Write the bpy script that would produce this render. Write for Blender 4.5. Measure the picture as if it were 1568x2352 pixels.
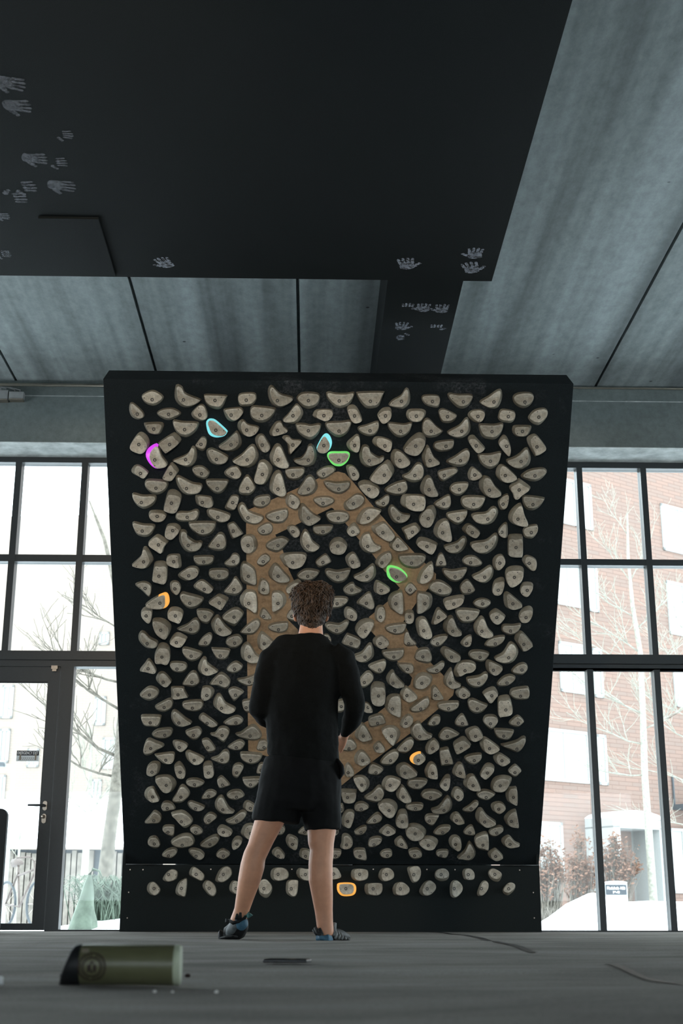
import bpy, bmesh, math, random
from mathutils import Vector, Matrix, noise
for o in list(bpy.data.objects): bpy.data.objects.remove(o)
random.seed(7)
scene = bpy.context.scene
COL = scene.collection
PI = math.pi

# ------------------------------------------------------------------ camera
F, PITCH, YAW, ROLL, CAMH = 3036.371, 0.2958687, 0.0225142, 0.0014208, 0.1219
def cam_axes():
    cp, sp, cy, sy = math.cos(PITCH), math.sin(PITCH), math.cos(YAW), math.sin(YAW)
    f = Vector((sy*cp, cy*cp, sp)); r = Vector((cy, -sy, 0)); u = r.cross(f)
    c, s = math.cos(ROLL), math.sin(ROLL)
    return c*r + s*u, -s*r + c*u, f
CR, CU, CF = cam_axes()
cam_data = bpy.data.cameras.new('camera')
cam = bpy.data.objects.new('camera', cam_data); COL.objects.link(cam)
cam.matrix_world = Matrix(((CR.x, CU.x, -CF.x, 0), (CR.y, CU.y, -CF.y, 0), (CR.z, CU.z, -CF.z, CAMH), (0, 0, 0, 1)))
cam_data.sensor_fit = 'VERTICAL'; cam_data.sensor_height = 36.0; cam_data.sensor_width = 24.0
cam_data.lens = F/2352*36.0
cam_data.clip_start = 0.05; cam_data.clip_end = 300
cam_data.dof.use_dof = True; cam_data.dof.focus_distance = 7.7; cam_data.dof.aperture_fstop = 5.6
scene.camera = cam

# ------------------------------------------------------------------ light
WORLD_STRENGTH = 7.2
scene.view_settings.view_transform = 'Standard'; scene.view_settings.look = 'None'
scene.view_settings.gamma = 1.0; scene.view_settings.use_curve_mapping = False
scene.view_settings.exposure = 0.0
wd = bpy.data.worlds.new('overcast_sky'); scene.world = wd; wd.use_nodes = True
bg = wd.node_tree.nodes['Background']
bg.inputs['Color'].default_value = (0.82, 0.935, 1.0, 1); bg.inputs['Strength'].default_value = WORLD_STRENGTH

def area_light(name, loc, rot, sx, sy, power, color):
    d = bpy.data.lights.new(name, 'AREA'); d.shape = 'RECTANGLE'; d.size = sx; d.size_y = sy
    d.energy = power; d.color = color
    o = bpy.data.objects.new(name, d); COL.objects.link(o); o.location = loc; o.rotation_euler = rot
    return o
ROOM_BACK, ROOM_L, ROOM_R = -7.0, -8.0, 8.6
# daylight through the windows of the side walls
area_light('window_daylight', (ROOM_R-0.02, 8.0, 1.9), (PI/2, 0, PI/2), 3.0, 2.8, 105, (0.88, 0.955, 1.0))
area_light('window_daylight', (ROOM_L+0.02, 8.0, 1.9), (PI/2, 0, -PI/2), 3.0, 2.8, 85, (0.92, 0.97, 1.0))
# daylight through the windows of the far wall behind the camera
for x in (-5.2, 0.0, 5.2):
    area_light('window_daylight', (x, ROOM_BACK+0.02, 1.5), (PI/2, 0, PI), 3.0, 2.0, 60, (0.97, 0.98, 1.0))
# warm spot lamp under the climbing roof, aimed at the board
def spot(name, loc, aim, power, color, cone, blend, radius):
    d = bpy.data.lights.new(name, 'SPOT'); d.energy = power; d.color = color; d.spot_size = math.radians(cone); d.spot_blend = blend; d.shadow_soft_size = radius
    o = bpy.data.objects.new(name, d); COL.objects.link(o); o.location = loc
    o.rotation_euler = (Vector(aim)-Vector(loc)).to_track_quat('-Z', 'Y').to_euler(); return o
spot('warm_spot_lamp', (-1.3, 2.4, 3.5), (-0.1, 9.2, 2.6), 440, (1.0, 0.79, 0.57), 52, .8, .18)

# ------------------------------------------------------------------ helpers
def ray(x, y):
    d = CF*F + CR*(x-784) - CU*(y-1176)
    return d
def at(x, y, Y):                      # the point at depth Y seen at photo pixel x, y
    d = ray(x, y); k = Y/d.y
    return Vector((d.x*k, Y, CAMH + d.z*k))
def on_z(x, y, z):                    # the point at height z seen at photo pixel x, y
    d = ray(x, y); k = (z-CAMH)/d.z
    return Vector((d.x*k, d.y*k, z))

LOC = {}
def link(o): COL.objects.link(o); return o
def tag(o, label=None, cat=None, group=None, kind=None):
    if label: o['label'] = label
    if cat: o['category'] = cat
    if group: o['group'] = group
    if kind: o['kind'] = kind
    return o
def empty(name, loc):
    o = link(bpy.data.objects.new(name, None)); o.empty_display_size = 0.1
    o.location = loc; LOC[o.name] = Vector(loc); return o

class MB:
    def __init__(s): s.v = []; s.f = []; s.m = []
    def add(s, vs, fs, m=0):
        b = len(s.v); s.v += [Vector(v) for v in vs]
        s.f += [tuple(b+i for i in f) for f in fs]; s.m += [m]*len(fs); return s
    def box(s, x0, x1, y0, y1, z0, z1, m=0):
        v = [(x, y, z) for z in (z0, z1) for y in (y0, y1) for x in (x0, x1)]
        return s.add(v, [(0, 2, 3, 1), (4, 5, 7, 6), (0, 1, 5, 4), (2, 6, 7, 3), (0, 4, 6, 2), (1, 3, 7, 5)], m)
    def frame_box(s, O, ex, ey, ez, x0, x1, y0, y1, z0, z1, m=0):
        v = [O+ex*x+ey*y+ez*z for z in (z0, z1) for y in (y0, y1) for x in (x0, x1)]
        return s.add(v, [(0, 2, 3, 1), (4, 5, 7, 6), (0, 1, 5, 4), (2, 6, 7, 3), (0, 4, 6, 2), (1, 3, 7, 5)], m)
    def rings(s, rings, m=0, cap0=True, cap1=True, closed=True):
        n = len(rings[0]); vs = [p for r in rings for p in r]; fs = []
        for k in range(len(rings)-1):
            for i in range(n if closed else n-1):
                j = (i+1) % n
                fs.append((k*n+i, k*n+j, (k+1)*n+j, (k+1)*n+i))
        if cap0: fs.append(tuple(range(n-1, -1, -1)))
        if cap1: fs.append(tuple((len(rings)-1)*n+i for i in range(n)))
        return s.add(vs, fs, m)
    def tube(s, pts, rad, n=10, m=0, flat=None, side=None):
        """loft along pts; rad one radius or (across, deep) per point"""
        pts = [Vector(p) for p in pts]; R = []
        ref = Vector(side) if side else None
        for i, p in enumerate(pts):
            t = (pts[min(i+1, len(pts)-1)]-pts[max(i-1, 0)]).normalized()
            a = ref if ref else (Vector((1, 0, 0)) if abs(t.x) < .85 else Vector((0, 0, 1)))
            a = (a - t*a.dot(t)).normalized(); b = t.cross(a)
            r = rad[i] if isinstance(rad, (list, tuple)) else rad
            ra, rb = r if isinstance(r, (list, tuple)) else (r, r)
            R.append([p + a*(ra*math.cos(2*PI*k/n)) + b*(rb*math.sin(2*PI*k/n)) for k in range(n)])
        return s.rings(R, m)
    def ball(s, c, r, nu=16, nv=10, m=0):
        c = Vector(c); rx, ry, rz = r if isinstance(r, (list, tuple)) else (r, r, r)
        R = []
        for j in range(1, nv):
            th = PI*j/nv
            R.append([c+Vector((rx*math.sin(th)*math.cos(2*PI*i/nu), ry*math.sin(th)*math.sin(2*PI*i/nu), -rz*math.cos(th))) for i in range(nu)])
        b = len(s.v); s.rings(R, m, False, False)
        s.v += [c-Vector((0, 0, rz)), c+Vector((0, 0, rz))]
        for i in range(nu):
            s.f.append((b+(i+1) % nu, b+i, len(s.v)-2)); s.m.append(m)
            k = b+(nv-2)*nu; s.f.append((k+i, k+(i+1) % nu, len(s.v)-1)); s.m.append(m)
        return s
    def build(s, name, mats, parent=None, smooth=False, loc=None, mods=None):
        me = bpy.data.meshes.new(name)
        L = Vector(loc) if loc is not None else Vector((0, 0, 0))
        if parent is not None and loc is None: L = LOC.get(parent.name, Vector((0, 0, 0)))
        me.from_pydata([v-L for v in s.v], [], s.f)
        for mt in (mats if isinstance(mats, (list, tuple)) else [mats]): me.materials.append(mt)
        me.polygons.foreach_set('material_index', s.m)
        if smooth: me.polygons.foreach_set('use_smooth', [True]*len(s.f))
        bm = bmesh.new(); bm.from_mesh(me); bmesh.ops.recalc_face_normals(bm, faces=bm.faces); bm.to_mesh(me); bm.free()
        me.update()
        o = link(bpy.data.objects.new(name, me)); LOC[o.name] = L.copy()
        if parent is not None:
            o.parent = parent; o.location = L-LOC.get(parent.name, Vector((0, 0, 0)))
        else: o.location = L
        if mods:
            for k, kw in mods:
                md = o.modifiers.new(k.lower(), k)
                for a, b in kw.items(): setattr(md, a, b)
        return o

def smooth_closed(P, N):
    """closed Catmull-Rom through P, resampled to N points"""
    n = len(P); S = []
    for i in range(n):
        p0, p1, p2, p3 = P[i-1], P[i], P[(i+1) % n], P[(i+2) % n]
        for k in range(8):
            t = k/8; q = []
            for d in (0, 1):
                a, b, c, e = p0[d], p1[d], p2[d], p3[d]
                q.append(.5*((2*b)+(-a+c)*t+(2*a-5*b+4*c-e)*t*t+(-a+3*b-3*c+e)*t**3))
            S.append(q)
    L = [0]
    for i in range(len(S)):
        j = (i+1) % len(S); L.append(L[-1]+math.hypot(S[j][0]-S[i][0], S[j][1]-S[i][1]))
    out = []; i = 0
    for k in range(N):
        x = L[-1]*k/N
        while L[i+1] < x: i += 1
        f = (x-L[i])/max(1e-9, L[i+1]-L[i]); j = (i+1) % len(S)
        out.append((S[i][0]+(S[j][0]-S[i][0])*f, S[i][1]+(S[j][1]-S[i][1])*f))
    return out
def area2(P): return sum(P[i-1][0]*P[i][1]-P[i][0]*P[i-1][1] for i in range(len(P)))/2

# ------------------------------------------------------------------ materials
class NT:
    def __init__(s, name):
        s.mat = bpy.data.materials.new(name); s.mat.use_nodes = True
        s.t = s.mat.node_tree; s.b = s.t.nodes['Principled BSDF']; s.out = s.t.nodes['Material Output']
    def n(s, typ, **kw):
        x = s.t.nodes.new(typ)
        for k, v in kw.items():
            if k.startswith('i_'):
                key = k[2:]; x.inputs[int(key) if key.isdigit() else key.replace('_', ' ')].default_value = v
            else: setattr(x, k, v)
        return x
    def l(s, a, b): s.t.links.new(a, b)
    def coords(s, scale=(1, 1, 1), kind='Object', rot=(0, 0, 0)):
        tc = s.n('ShaderNodeTexCoord'); mp = s.n('ShaderNodeMapping')
        mp.inputs['Scale'].default_value = scale; mp.inputs['Rotation'].default_value = rot
        s.l(tc.outputs[kind], mp.inputs['Vector']); return mp.outputs['Vector']
    def noise(s, vec, scale, detail=4, rough=.6):
        x = s.n('ShaderNodeTexNoise', i_Scale=scale, i_Detail=detail, i_Roughness=rough)
        if vec is not None: s.l(vec, x.inputs['Vector'])
        return x.outputs['Fac']
    def ramp(s, fac, stops):
        x = s.n('ShaderNodeValToRGB'); e = x.color_ramp.elements
        while len(e) < len(stops): e.new(.5)
        for i, (p, c) in enumerate(stops):
            e[i].position = p; e[i].color = (*c, 1) if len(c) == 3 else c
        s.l(fac, x.inputs['Fac']); return x.outputs['Color']
    def mix(s, fac, a, b, mode='MIX'):
        x = s.n('ShaderNodeMix', data_type='RGBA', blend_type=mode)
        for v, i in ((fac, 0), (a, 6), (b, 7)):
            if hasattr(v, 'links'): s.l(v, x.inputs[i])
            elif i == 0: x.inputs[0].default_value = v
            else: x.inputs[i].default_value = (*v, 1)
        return x.outputs[2]
    def math(s, op, a, b=0.0):
        x = s.n('ShaderNodeMath', operation=op)
        for v, i in ((a, 0), (b, 1)):
            if hasattr(v, 'links'): s.l(v, x.inputs[i])
            else: x.inputs[i].default_value = v
        return x.outputs[0]
    def bump(s, h, strength=.3, dist=.01):
        x = s.n('ShaderNodeBump', i_Strength=strength, i_Distance=dist); s.l(h, x.inputs['Height']); s.l(x.outputs[0], s.b.inputs['Normal'])
    def col(s, c):
        if hasattr(c, 'links'): s.l(c, s.b.inputs['Base Color'])
        else: s.b.inputs['Base Color'].default_value = (*c, 1)
        return s
    def set(s, **kw):
        for k, v in kw.items(): s.b.inputs[k.replace('_', ' ')].default_value = v
        return s

def simple(name, c, rough=.6, var=.15, scale=30, metal=0.0, bump=0.0, spec=.3):
    m = NT(name); v = m.coords()
    n = m.noise(v, scale)
    m.col(m.ramp(n, [(.3, tuple(x*(1-var) for x in c)), (.7, tuple(min(1, x*(1+var)) for x in c))]))
    m.set(Roughness=rough, Metallic=metal, Specular_IOR_Level=spec)
    if bump: m.bump(n, bump, .004)
    return m.mat

def mk_concrete(name, base, stripe=True, dark=.55):
    m = NT(name)
    big = m.noise(m.coords((4.6, .13, 1)) if stripe else m.coords((.6, .6, .6)), 1.0, 3, .55)
    fine = m.noise(m.coords((1, .55, 1)), 16, 6, .72)
    c1 = m.ramp(big, [(.3, tuple(x*dark for x in base)), (.70, tuple(x*1.32 for x in base))])
    c2 = m.ramp(fine, [(.30, (.74, .74, .74)), (.64, (1.10, 1.10, 1.10))])
    c = m.mix(.85, c1, c2, 'MULTIPLY')
    vor = m.n('ShaderNodeTexVoronoi', i_Scale=2.0); m.l(m.coords((1, 1, 1)), vor.inputs['Vector'])
    pit = m.ramp(vor.outputs['Distance'], [(.018, (.25, .25, .25)), (.035, (1, 1, 1))])
    m.col(m.mix(1.0, c, pit, 'MULTIPLY')); m.set(Roughness=.85, Specular_IOR_Level=.2); m.bump(fine, .25, .006)
    return m.mat
M = {}
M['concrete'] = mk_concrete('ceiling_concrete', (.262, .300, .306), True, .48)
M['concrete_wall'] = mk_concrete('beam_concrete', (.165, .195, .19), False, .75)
M['concrete_soffit'] = simple('soffit_concrete', (.42, .45, .44), .8, .3, 9, bump=.2)

def mk_black_paint(name, c=(.020, .024, .025), chalk=.0):
    m = NT(name); v = m.coords()
    fine = m.noise(v, 260, 2, .6)
    base = m.ramp(fine, [(.35, tuple(x*.75 for x in c)), (.65, tuple(x*1.3 for x in c))])
    if chalk:
        cl = m.noise(v, 3.2, 6, .68); st = m.noise(v, 55, 4, .75)
        sx_ = m.n('ShaderNodeSeparateXYZ'); m.l(m.coords(), sx_.inputs[0]); ax = m.math('ABSOLUTE', sx_.outputs[0])
        cl = m.math('MULTIPLY', cl, m.ramp(ax, [(.0, (1, 1, 1)), (.98, (1, 1, 1)), (1.0, (.8, .8, .8))]))
        k = m.math('MULTIPLY', m.ramp(cl, [(.47, (0, 0, 0)), (.74, (1, 1, 1))]), m.ramp(st, [(.42, (0, 0, 0)), (.78, (1, 1, 1))]))
        base = m.mix(m.math('MULTIPLY', k, chalk), base, (.40, .42, .47))
    m.col(base); m.set(Roughness=.8, Specular_IOR_Level=.10); m.bump(fine, .2, .002)
    return m.mat
M['black_board'] = mk_black_paint('black_painted_plywood', (.0125, .0172, .0198), .32)
M['black_roof'] = mk_black_paint('black_roof_panel', (.0085, .0108, .0115), .0)
M['black_kick'] = mk_black_paint('black_kick_paint', (.0135, .0172, .0178), .0)
def mk_wood():
    m = NT('bare_plywood'); v = m.coords((1, 1, 1))
    g = m.noise(m.coords((1.2, 14, 6)), 4, 5, .6); n = m.noise(v, 60, 3, .7); d = m.noise(v, 4.5, 5, .7)
    c = m.ramp(g, [(.25, (.36, .24, .145)), (.75, (.50, .345, .212))])
    c = m.mix(.5, c, m.ramp(n, [(.3, (.6, .6, .6)), (.7, (1.25, 1.25, 1.25))]), 'MULTIPLY')
    c = m.mix(m.ramp(d, [(.50, (0, 0, 0)), (.72, (.75, .75, .75))]), c, (.10, .075, .055))
    m.col(c); m.set(Roughness=.7, Specular_IOR_Level=.25); return m.mat
M['wood'] = mk_wood()
def mk_hold(name, c, var=.18):
    m = NT(name); v = m.coords()
    oi = m.n('ShaderNodeObjectInfo'); n = m.noise(v, 55, 6, .78); big = m.noise(v, 9, 4, .62)
    k = m.n('ShaderNodeMapRange', i_To_Min=.78, i_To_Max=1.24); m.l(oi.outputs['Random'], k.inputs['Value'])
    a = m.ramp(n, [(.30, tuple(x*(1-var*2.3) for x in c)), (.55, c), (.72, tuple(x*(1+var*1.1) for x in c))])
    b = m.mix(.9, a, m.ramp(big, [(.28, (.62, .57, .50)), (.52, (.98, .97, .95)), (.74, (1.18, 1.20, 1.22))]), 'MULTIPLY')
    x = m.n('ShaderNodeVectorMath', operation='SCALE'); m.l(b, x.inputs[0]); m.l(k.outputs[0], x.inputs['Scale'])
    m.col(x.outputs[0]); m.set(Roughness=.60, Specular_IOR_Level=.35); m.bump(n, .35, .003)
    return m.mat
M['hold_face'] = mk_hold('hold_resin_grip', (.54, .505, .43))
M['hold_skirt'] = mk_hold('hold_resin_base', (.30, .28, .225), .1)
M['hold_skirt'].node_tree.nodes['Principled BSDF'].inputs['Alpha'].default_value = .68      # the base is translucent resin
M['bolt'] = simple('bolt_steel', (.10, .10, .095), .45, .2, 40, .6)
M['socket'] = simple('bolt_socket', (.015, .015, .015), .6)
def mk_glow(name, c, strength):
    m = NT(name); n = m.noise(m.coords(), 30, 2)
    m.col(m.ramp(n, [(.3, tuple(x*.5 for x in c)), (.7, tuple(x*.6 for x in c))]))
    m.b.inputs['Emission Color'].default_value = (*c, 1); m.b.inputs['Emission Strength'].default_value = strength
    m.set(Roughness=.5); return m.mat
GLOW = {'c': mk_glow('led_lit_cyan_base', (.22, .74, .80), .85), 'm': mk_glow('led_lit_magenta_base', (.62, .06, .80), .95),
        'g': mk_glow('led_lit_green_base', (.20, .80, .18), .75), 'o': mk_glow('led_lit_orange_base', (1.0, .46, .09), .80)}
M['alu'] = simple('dark_aluminium', (.019, .023, .025), .42, .1, 60, .0, spec=.5)
M['alu_dark'] = simple('gasket_black', (.012, .013, .014), .5)
M['steel'] = simple('brushed_steel', (.42, .36, .30), .35, .12, 60, .9)
M['pipe'] = simple('galvanised_pipe', (.55, .50, .42), .35, .1, 20, .85)
M['plastic_grey'] = simple('grey_plastic', (.28, .29, .29), .5, .08)
def mk_glass():
    m = NT('window_glass'); t = m.t; t.nodes.remove(m.b)
    tr = m.n('ShaderNodeBsdfTransparent'); tr.inputs['Color'].default_value = (.965, .985, .98, 1)
    gl = m.n('ShaderNodeBsdfGlossy', i_Roughness=.02); lw = m.n('ShaderNodeFresnel', i_IOR=1.25); mx = m.n('ShaderNodeMixShader')
    m.l(lw.outputs[0], mx.inputs[0]); m.l(tr.outputs[0], mx.inputs[1]); m.l(gl.outputs[0], mx.inputs[2]); m.l(mx.outputs[0], m.out.inputs['Surface'])
    return m.mat
M['glass'] = mk_glass()
def mk_carpet():
    m = NT('grey_carpet'); v = m.coords()
    f = m.noise(v, 150, 5, .85); b = m.noise(m.coords((.8, 1.6, 1)), 1.5, 5, .62)
    c = m.ramp(b, [(.30, (.160, .149, .136)), (.68, (.330, .312, .288))])  # broad random tone, its contrast also painting the shading of the carpet's waves
    m.col(m.mix(.75, c, m.ramp(f, [(.34, (.5, .5, .5)), (.66, (1.4, 1.4, 1.4))]), 'MULTIPLY'))
    m.set(Roughness=.95, Specular_IOR_Level=.1); m.bump(f, .5, .003); return m.mat
M['carpet'] = mk_carpet()
def mk_chalk(name='chalk_print', top=.80):
    m = NT(name); v = m.coords()
    n = m.noise(v, 34, 5, .7); a = m.ramp(n, [(.36, (.05, .05, .05)), (.64, (top, top, top))])
    m.col((.46, .49, .55)); m.set(Roughness=.95, Specular_IOR_Level=0.0); m.l(a, m.b.inputs['Alpha']); return m.mat
M['chalk'] = mk_chalk(); M['chalk_faint'] = mk_chalk('faint_chalk_print', .34)
M['chalk_bit'] = simple('chalk_crumb', (.75, .73, .70), .9)
M['skin'] = simple('skin', (.68, .335, .205), .5, .08, 20, spec=.4)
M['sweater'] = simple('black_sweatshirt_knit', (.0062, .0068, .0066), .9, .25, 120, bump=.3, spec=.15)
M['shorts'] = simple('black_shorts_fabric', (.0065, .0066, .0068), .85, .2, 90, spec=.2)
def mk_hair():
    m = NT('brown_hair'); n = m.noise(m.coords((1, 1, .35)), 60, 4, .7)
    m.col(m.ramp(n, [(.32, (.024, .015, .010)), (.68, (.12, .072, .044))])); m.set(Roughness=.55, Specular_IOR_Level=.4); return m.mat
M['hair'] = mk_hair()
M['rubber'] = simple('black_shoe_rubber', (.018, .019, .020), .6, .3, 40, bump=.2)
M['shoe_blue'] = simple('blue_shoe_upper', (.055, .14, .21), .6, .2, 40)
M['shoe_grey'] = simple('grey_shoe_upper', (.12, .135, .14), .6, .35, 60)
M['strap'] = simple('black_strap', (.015, .017, .018), .7)
M['strap_teal'] = simple('teal_pull_tab', (.06, .15, .14), .7)
M['strap_grey'] = simple('grey_lace', (.20, .21, .21), .7, .4, 90)
M['snow'] = simple('snow', (.86, .88, .90), .9, .05, 4, bump=.3)
M['white_frame'] = simple('white_window_frame', (.30, .30, .29), .6, .05)
M['pale_glass'] = simple('pale_house_glass', (.27, .275, .26), .2, .1, 1)
def mk_tiles(name, c, c2, sx, sy, mort):
    m = NT(name); v = m.coords((1, 1, 1), 'UV')
    b = m.n('ShaderNodeTexBrick', i_Scale=1.0, i_Mortar_Size=.010, i_Brick_Width=sx, i_Row_Height=sy)
    b.inputs['Color1'].default_value = (*c, 1); b.inputs['Color2'].default_value = (*c2, 1); b.inputs['Mortar'].default_value = (*mort, 1)
    m.l(v, b.inputs['Vector']); m.col(b.outputs['Color']); m.set(Roughness=.85, Specular_IOR_Level=.2); return m.mat
M['clad'] = mk_tiles('red_shingle_cladding', (.188, .124, .101), (.165, .120, .102), .60, .125, (.130, .085, .070))
M['brick'] = mk_tiles('pale_brick', (.275, .222, .19), (.25, .215, .185), .24, .085, (.23, .195, .17))
M['wood_grey'] = simple('weathered_planks', (.17, .15, .13), .9, .3, 6)
M['bark'] = simple('tree_bark', (.135, .12, .10), .95, .4, 14, bump=.8)
M['bark_pale'] = simple('pale_bark', (.24, .23, .195), .95, .25, 20, bump=.5)
M['leaf_brown'] = simple('withered_brown_leaves', (.155, .085, .058), .9, .35, 5)
M['grass'] = simple('frosty_grass', (.12, .15, .115), .9, .4, 8)
M['tarp'] = simple('green_tarp', (.105, .130, .100), .7, .3, 9)
M['bike'] = simple('rusty_bicycle_paint', (.12, .095, .085), .6)
M['dark_grey'] = simple('dark_grey_metal', (.06, .066, .072), .6)
M['white'] = simple('white_print', (.80, .81, .82), .6, .02)
M['sign_blue'] = simple('dark_sign_face', (.022, .028, .036), .5, .05)
M['sign_light'] = simple('pale_sign_face', (.62, .66, .68), .5, .05)
M['brown_tape'] = simple('brown_tape', (.24, .21, .16), .6)
M['olive'] = simple('olive_bottle_paint', (.100, .100, .052), .36, .08, 30, spec=.45)
M['olive_base'] = simple('pale_bottle_base', (.42, .46, .34), .5, .08)
M['cap_black'] = simple('black_bottle_cap', (.008, .009, .010), .5)
M['logo'] = simple('dark_brown_logo', (.028, .016, .013), .6)
M['phone'] = simple('black_phone_body', (.012, .013, .016), .25, spec=.6)
M['phone_glass'] = simple('phone_screen', (.02, .02, .022), .06, .02, spec=.7)
M['white_plastic'] = simple('white_plastic', (.8, .8, .8), .4, .03)

# ------------------------------------------------------------------ room shell
ZC = CAMH + 4.235                     # ceiling
YB = 10.23                            # front of the concrete edge beam
YW = 10.60                            # front of the window frames
ZBEAM = CAMH + 0.36143*YB
def struct(mb, name, mats, parent=None, **kw):
    o = mb.build(name, mats, parent, **kw)
    if parent is None: tag(o, kind='structure')
    return o
def floor_h(x, y):
    if y > 10.2 or y < -1: return 0.0
    e = min(1.0, (10.2-y)/1.2)*min(1.0, max(0.0, (y-.9)/.8))
    n = noise.noise(Vector((x*.9, y*1.25, 3.1)))*.011 + noise.noise(Vector((x*2.1, y*2.6, 8.7)))*.0045
    n += .016*math.exp(-((x-.62)/.38)**2-((y-2.05)/.45)**2)
    return n*e
mb = MB(); xs = [ROOM_L+i*(ROOM_R-ROOM_L)/150 for i in range(151)]; ys = [ROOM_BACK+i*(YW+.14-ROOM_BACK)/190 for i in range(191)]
mb.add([(x, y, floor_h(x, y)) for y in ys for x in xs], [(j*151+i, j*151+i+1, (j+1)*151+i+1, (j+1)*151+i) for j in range(190) for i in range(150)])
floor = struct(mb, 'floor', M['carpet'], smooth=True)
# seams of the carpet on the right, following its waves
def seam(pix, w):
    P = [on_z(x, y, 0) for x, y in pix]; Q = []
    for a, b in zip(P, P[1:]):
        for k in range(8): Q.append(a+(b-a)*(k/8))
    Q.append(P[-1]); L = []; R = []
    for i, p in enumerate(Q):
        t = (Q[min(i+1, len(Q)-1)]-Q[max(i-1, 0)]).normalized(); s = Vector((-t.y, t.x, 0))*w*(.6+.8*abs(noise.noise(p*3)))
        z = floor_h(p.x, p.y)+.0025
        L.append((p.x-s.x, p.y-s.y, z)); R.append((p.x+s.x, p.y+s.y, z))
    n = len(Q); return MB().add(L+R, [(i, i+1, n+i+1, n+i) for i in range(n-1)])
struct(seam([(1000, 2141), (1050, 2147), (1110, 2157), (1165, 2172), (1225, 2188)], .022), 'trim_1', M['alu_dark'])
struct(seam([(1400, 2216), (1455, 2232), (1500, 2244), (1568, 2257), (1640, 2268)], .015), 'trim_2', M['alu_dark'])

# ceiling slabs with open joints
joints = [on_z(1447, 740, ZC).x, on_z(685, 740, ZC).x, on_z(327, 745, ZC).x, on_z(18, 840, ZC).x]
pitch = joints[1]-joints[2]
xsj = sorted(joints); xsj = [xsj[0]-1.2*i for i in range(6, 0, -1)] + xsj + [xsj[-1]+1.25*i for i in range(1, 6)]
xsj = [x for x in xsj if ROOM_L < x < ROOM_R]
cmb = MB(); ed = [ROOM_L-.2]+xsj+[ROOM_R+.2]
for a, b in zip(ed, ed[1:]): cmb.box(a+.011, b-.011, ROOM_BACK-.2, YW+.3, ZC, ZC+.22)
cmb.box(ROOM_L-.2, ROOM_R+.2, ROOM_BACK-.2, YW+.3, ZC+.05, ZC+.25)
struct(cmb, 'ceiling', M['concrete'])
# concrete edge beam over the windows
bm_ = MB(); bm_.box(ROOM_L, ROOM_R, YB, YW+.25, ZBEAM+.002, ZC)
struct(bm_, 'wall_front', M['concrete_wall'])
struct(MB().box(ROOM_L, ROOM_R, YB+.004, YW+.02, ZBEAM-.002, ZBEAM+.004), 'trim_3', M['concrete_soffit'])
zl = CAMH+ray(1400, 922).z/ray(1400, 922).y*YB
cr = MB()
for a, b in ((ROOM_L, -1.15), (1.5, ROOM_R)):
    x = a
    while x < b:
        w = .05+.15*random.random(); h = .0022+.003*random.random()
        cr.box(x, min(b, x+w), YB-.003, YB+.002, zl-h, zl+h); x += w
struct(cr, 'trim_4', M['concrete_soffit'])
# side and back walls, with window openings in the side walls near the board
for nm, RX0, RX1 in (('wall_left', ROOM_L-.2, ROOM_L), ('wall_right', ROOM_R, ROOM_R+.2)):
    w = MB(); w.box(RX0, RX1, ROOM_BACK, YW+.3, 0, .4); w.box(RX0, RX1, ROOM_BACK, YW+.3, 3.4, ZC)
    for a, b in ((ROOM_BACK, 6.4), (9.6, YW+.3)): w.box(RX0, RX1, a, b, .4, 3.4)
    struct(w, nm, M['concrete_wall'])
w = MB(); w.box(ROOM_L, ROOM_R, ROOM_BACK-.2, ROOM_BACK, 0, .4); w.box(ROOM_L, ROOM_R, ROOM_BACK-.2, ROOM_BACK, 2.6, ZC)
for a, b in ((ROOM_L, -6.8), (-3.6, -1.6), (1.6, 3.6), (6.8, ROOM_R)): w.box(a, b, ROOM_BACK-.2, ROOM_BACK, .4, 2.6)
struct(w, 'wall_back', M['concrete_wall'])
# unseen wall added behind the climbing board to keep light from leaking
struct(MB().box(-1.05, 1.42, YW+.10, YW+.25, 0, ZBEAM), 'wall_light_stop', M['concrete_wall'])

# ------------------------------------------------------------------ glazed front
def zpx(x, y, Y=YW): return at(x, y, Y).z
def xpx(x, y, Y=YW): return at(x, y, Y).x
FD = .11                               # frame depth
ZHEAD0, ZHEAD1 = zpx(100, 1062), ZBEAM-.0
ZM0, ZM1 = zpx(60, 1289), zpx(60, 1273)
ZT0, ZT1 = zpx(200, 1531), zpx(200, 1500.5)
XM1 = (xpx(36, 1073)+xpx(2, 1500))/2; XM2 = (xpx(188.2, 1064)+xpx(161.2, 1500))/2; MW = .052
PL = XM2-XM1
def grid_window(name, xs0, xs1, z0, z1, verts, horis):
    e = empty(name, (0.5*(xs0+xs1), YW, z0)); tag(e, kind='structure')
    def bar(nm, *b):
        k = MB().box(*b); return k.build(nm, M['alu'], e)
    bar('head_rail', xs0, xs1, YW, YW+FD, z1[0], z1[1]); bar('bottom_rail', xs0, xs1, YW, YW+FD, z0-.0, z0+.02)
    for x in verts: bar('mullion', x, x+MW, YW, YW+FD, z0+.02, z1[0])
    for a, b in horis: bar('glazing_bar', xs0, xs1, YW+.004, YW+FD-.004, a, b)
    vs = sorted(verts); edges = [xs0]+[v for v in vs]+[xs1]
    for a, b in zip(edges, edges[1:]):
        a2 = a+MW if a in vs else a
        if b-a2 < .02: continue
        zz = [z0+.02]+[q for h in sorted(horis) for q in h]+[z1[0]]
        for k in range(0, len(zz), 2):
            g = MB(); g.box(a2, b, YW+.07, YW+.078, zz[k], zz[k+1]); g.build('pane', M['glass'], e)
    return e
vl = [XM1-PL*i for i in range(1, 9) if XM1-PL*i > ROOM_L+.1]+[XM1, XM2]
grid_window('window_1', ROOM_L, -1.05, ZT1, (ZHEAD0, ZHEAD1), vl, [(ZM0, ZM1)])
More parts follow.
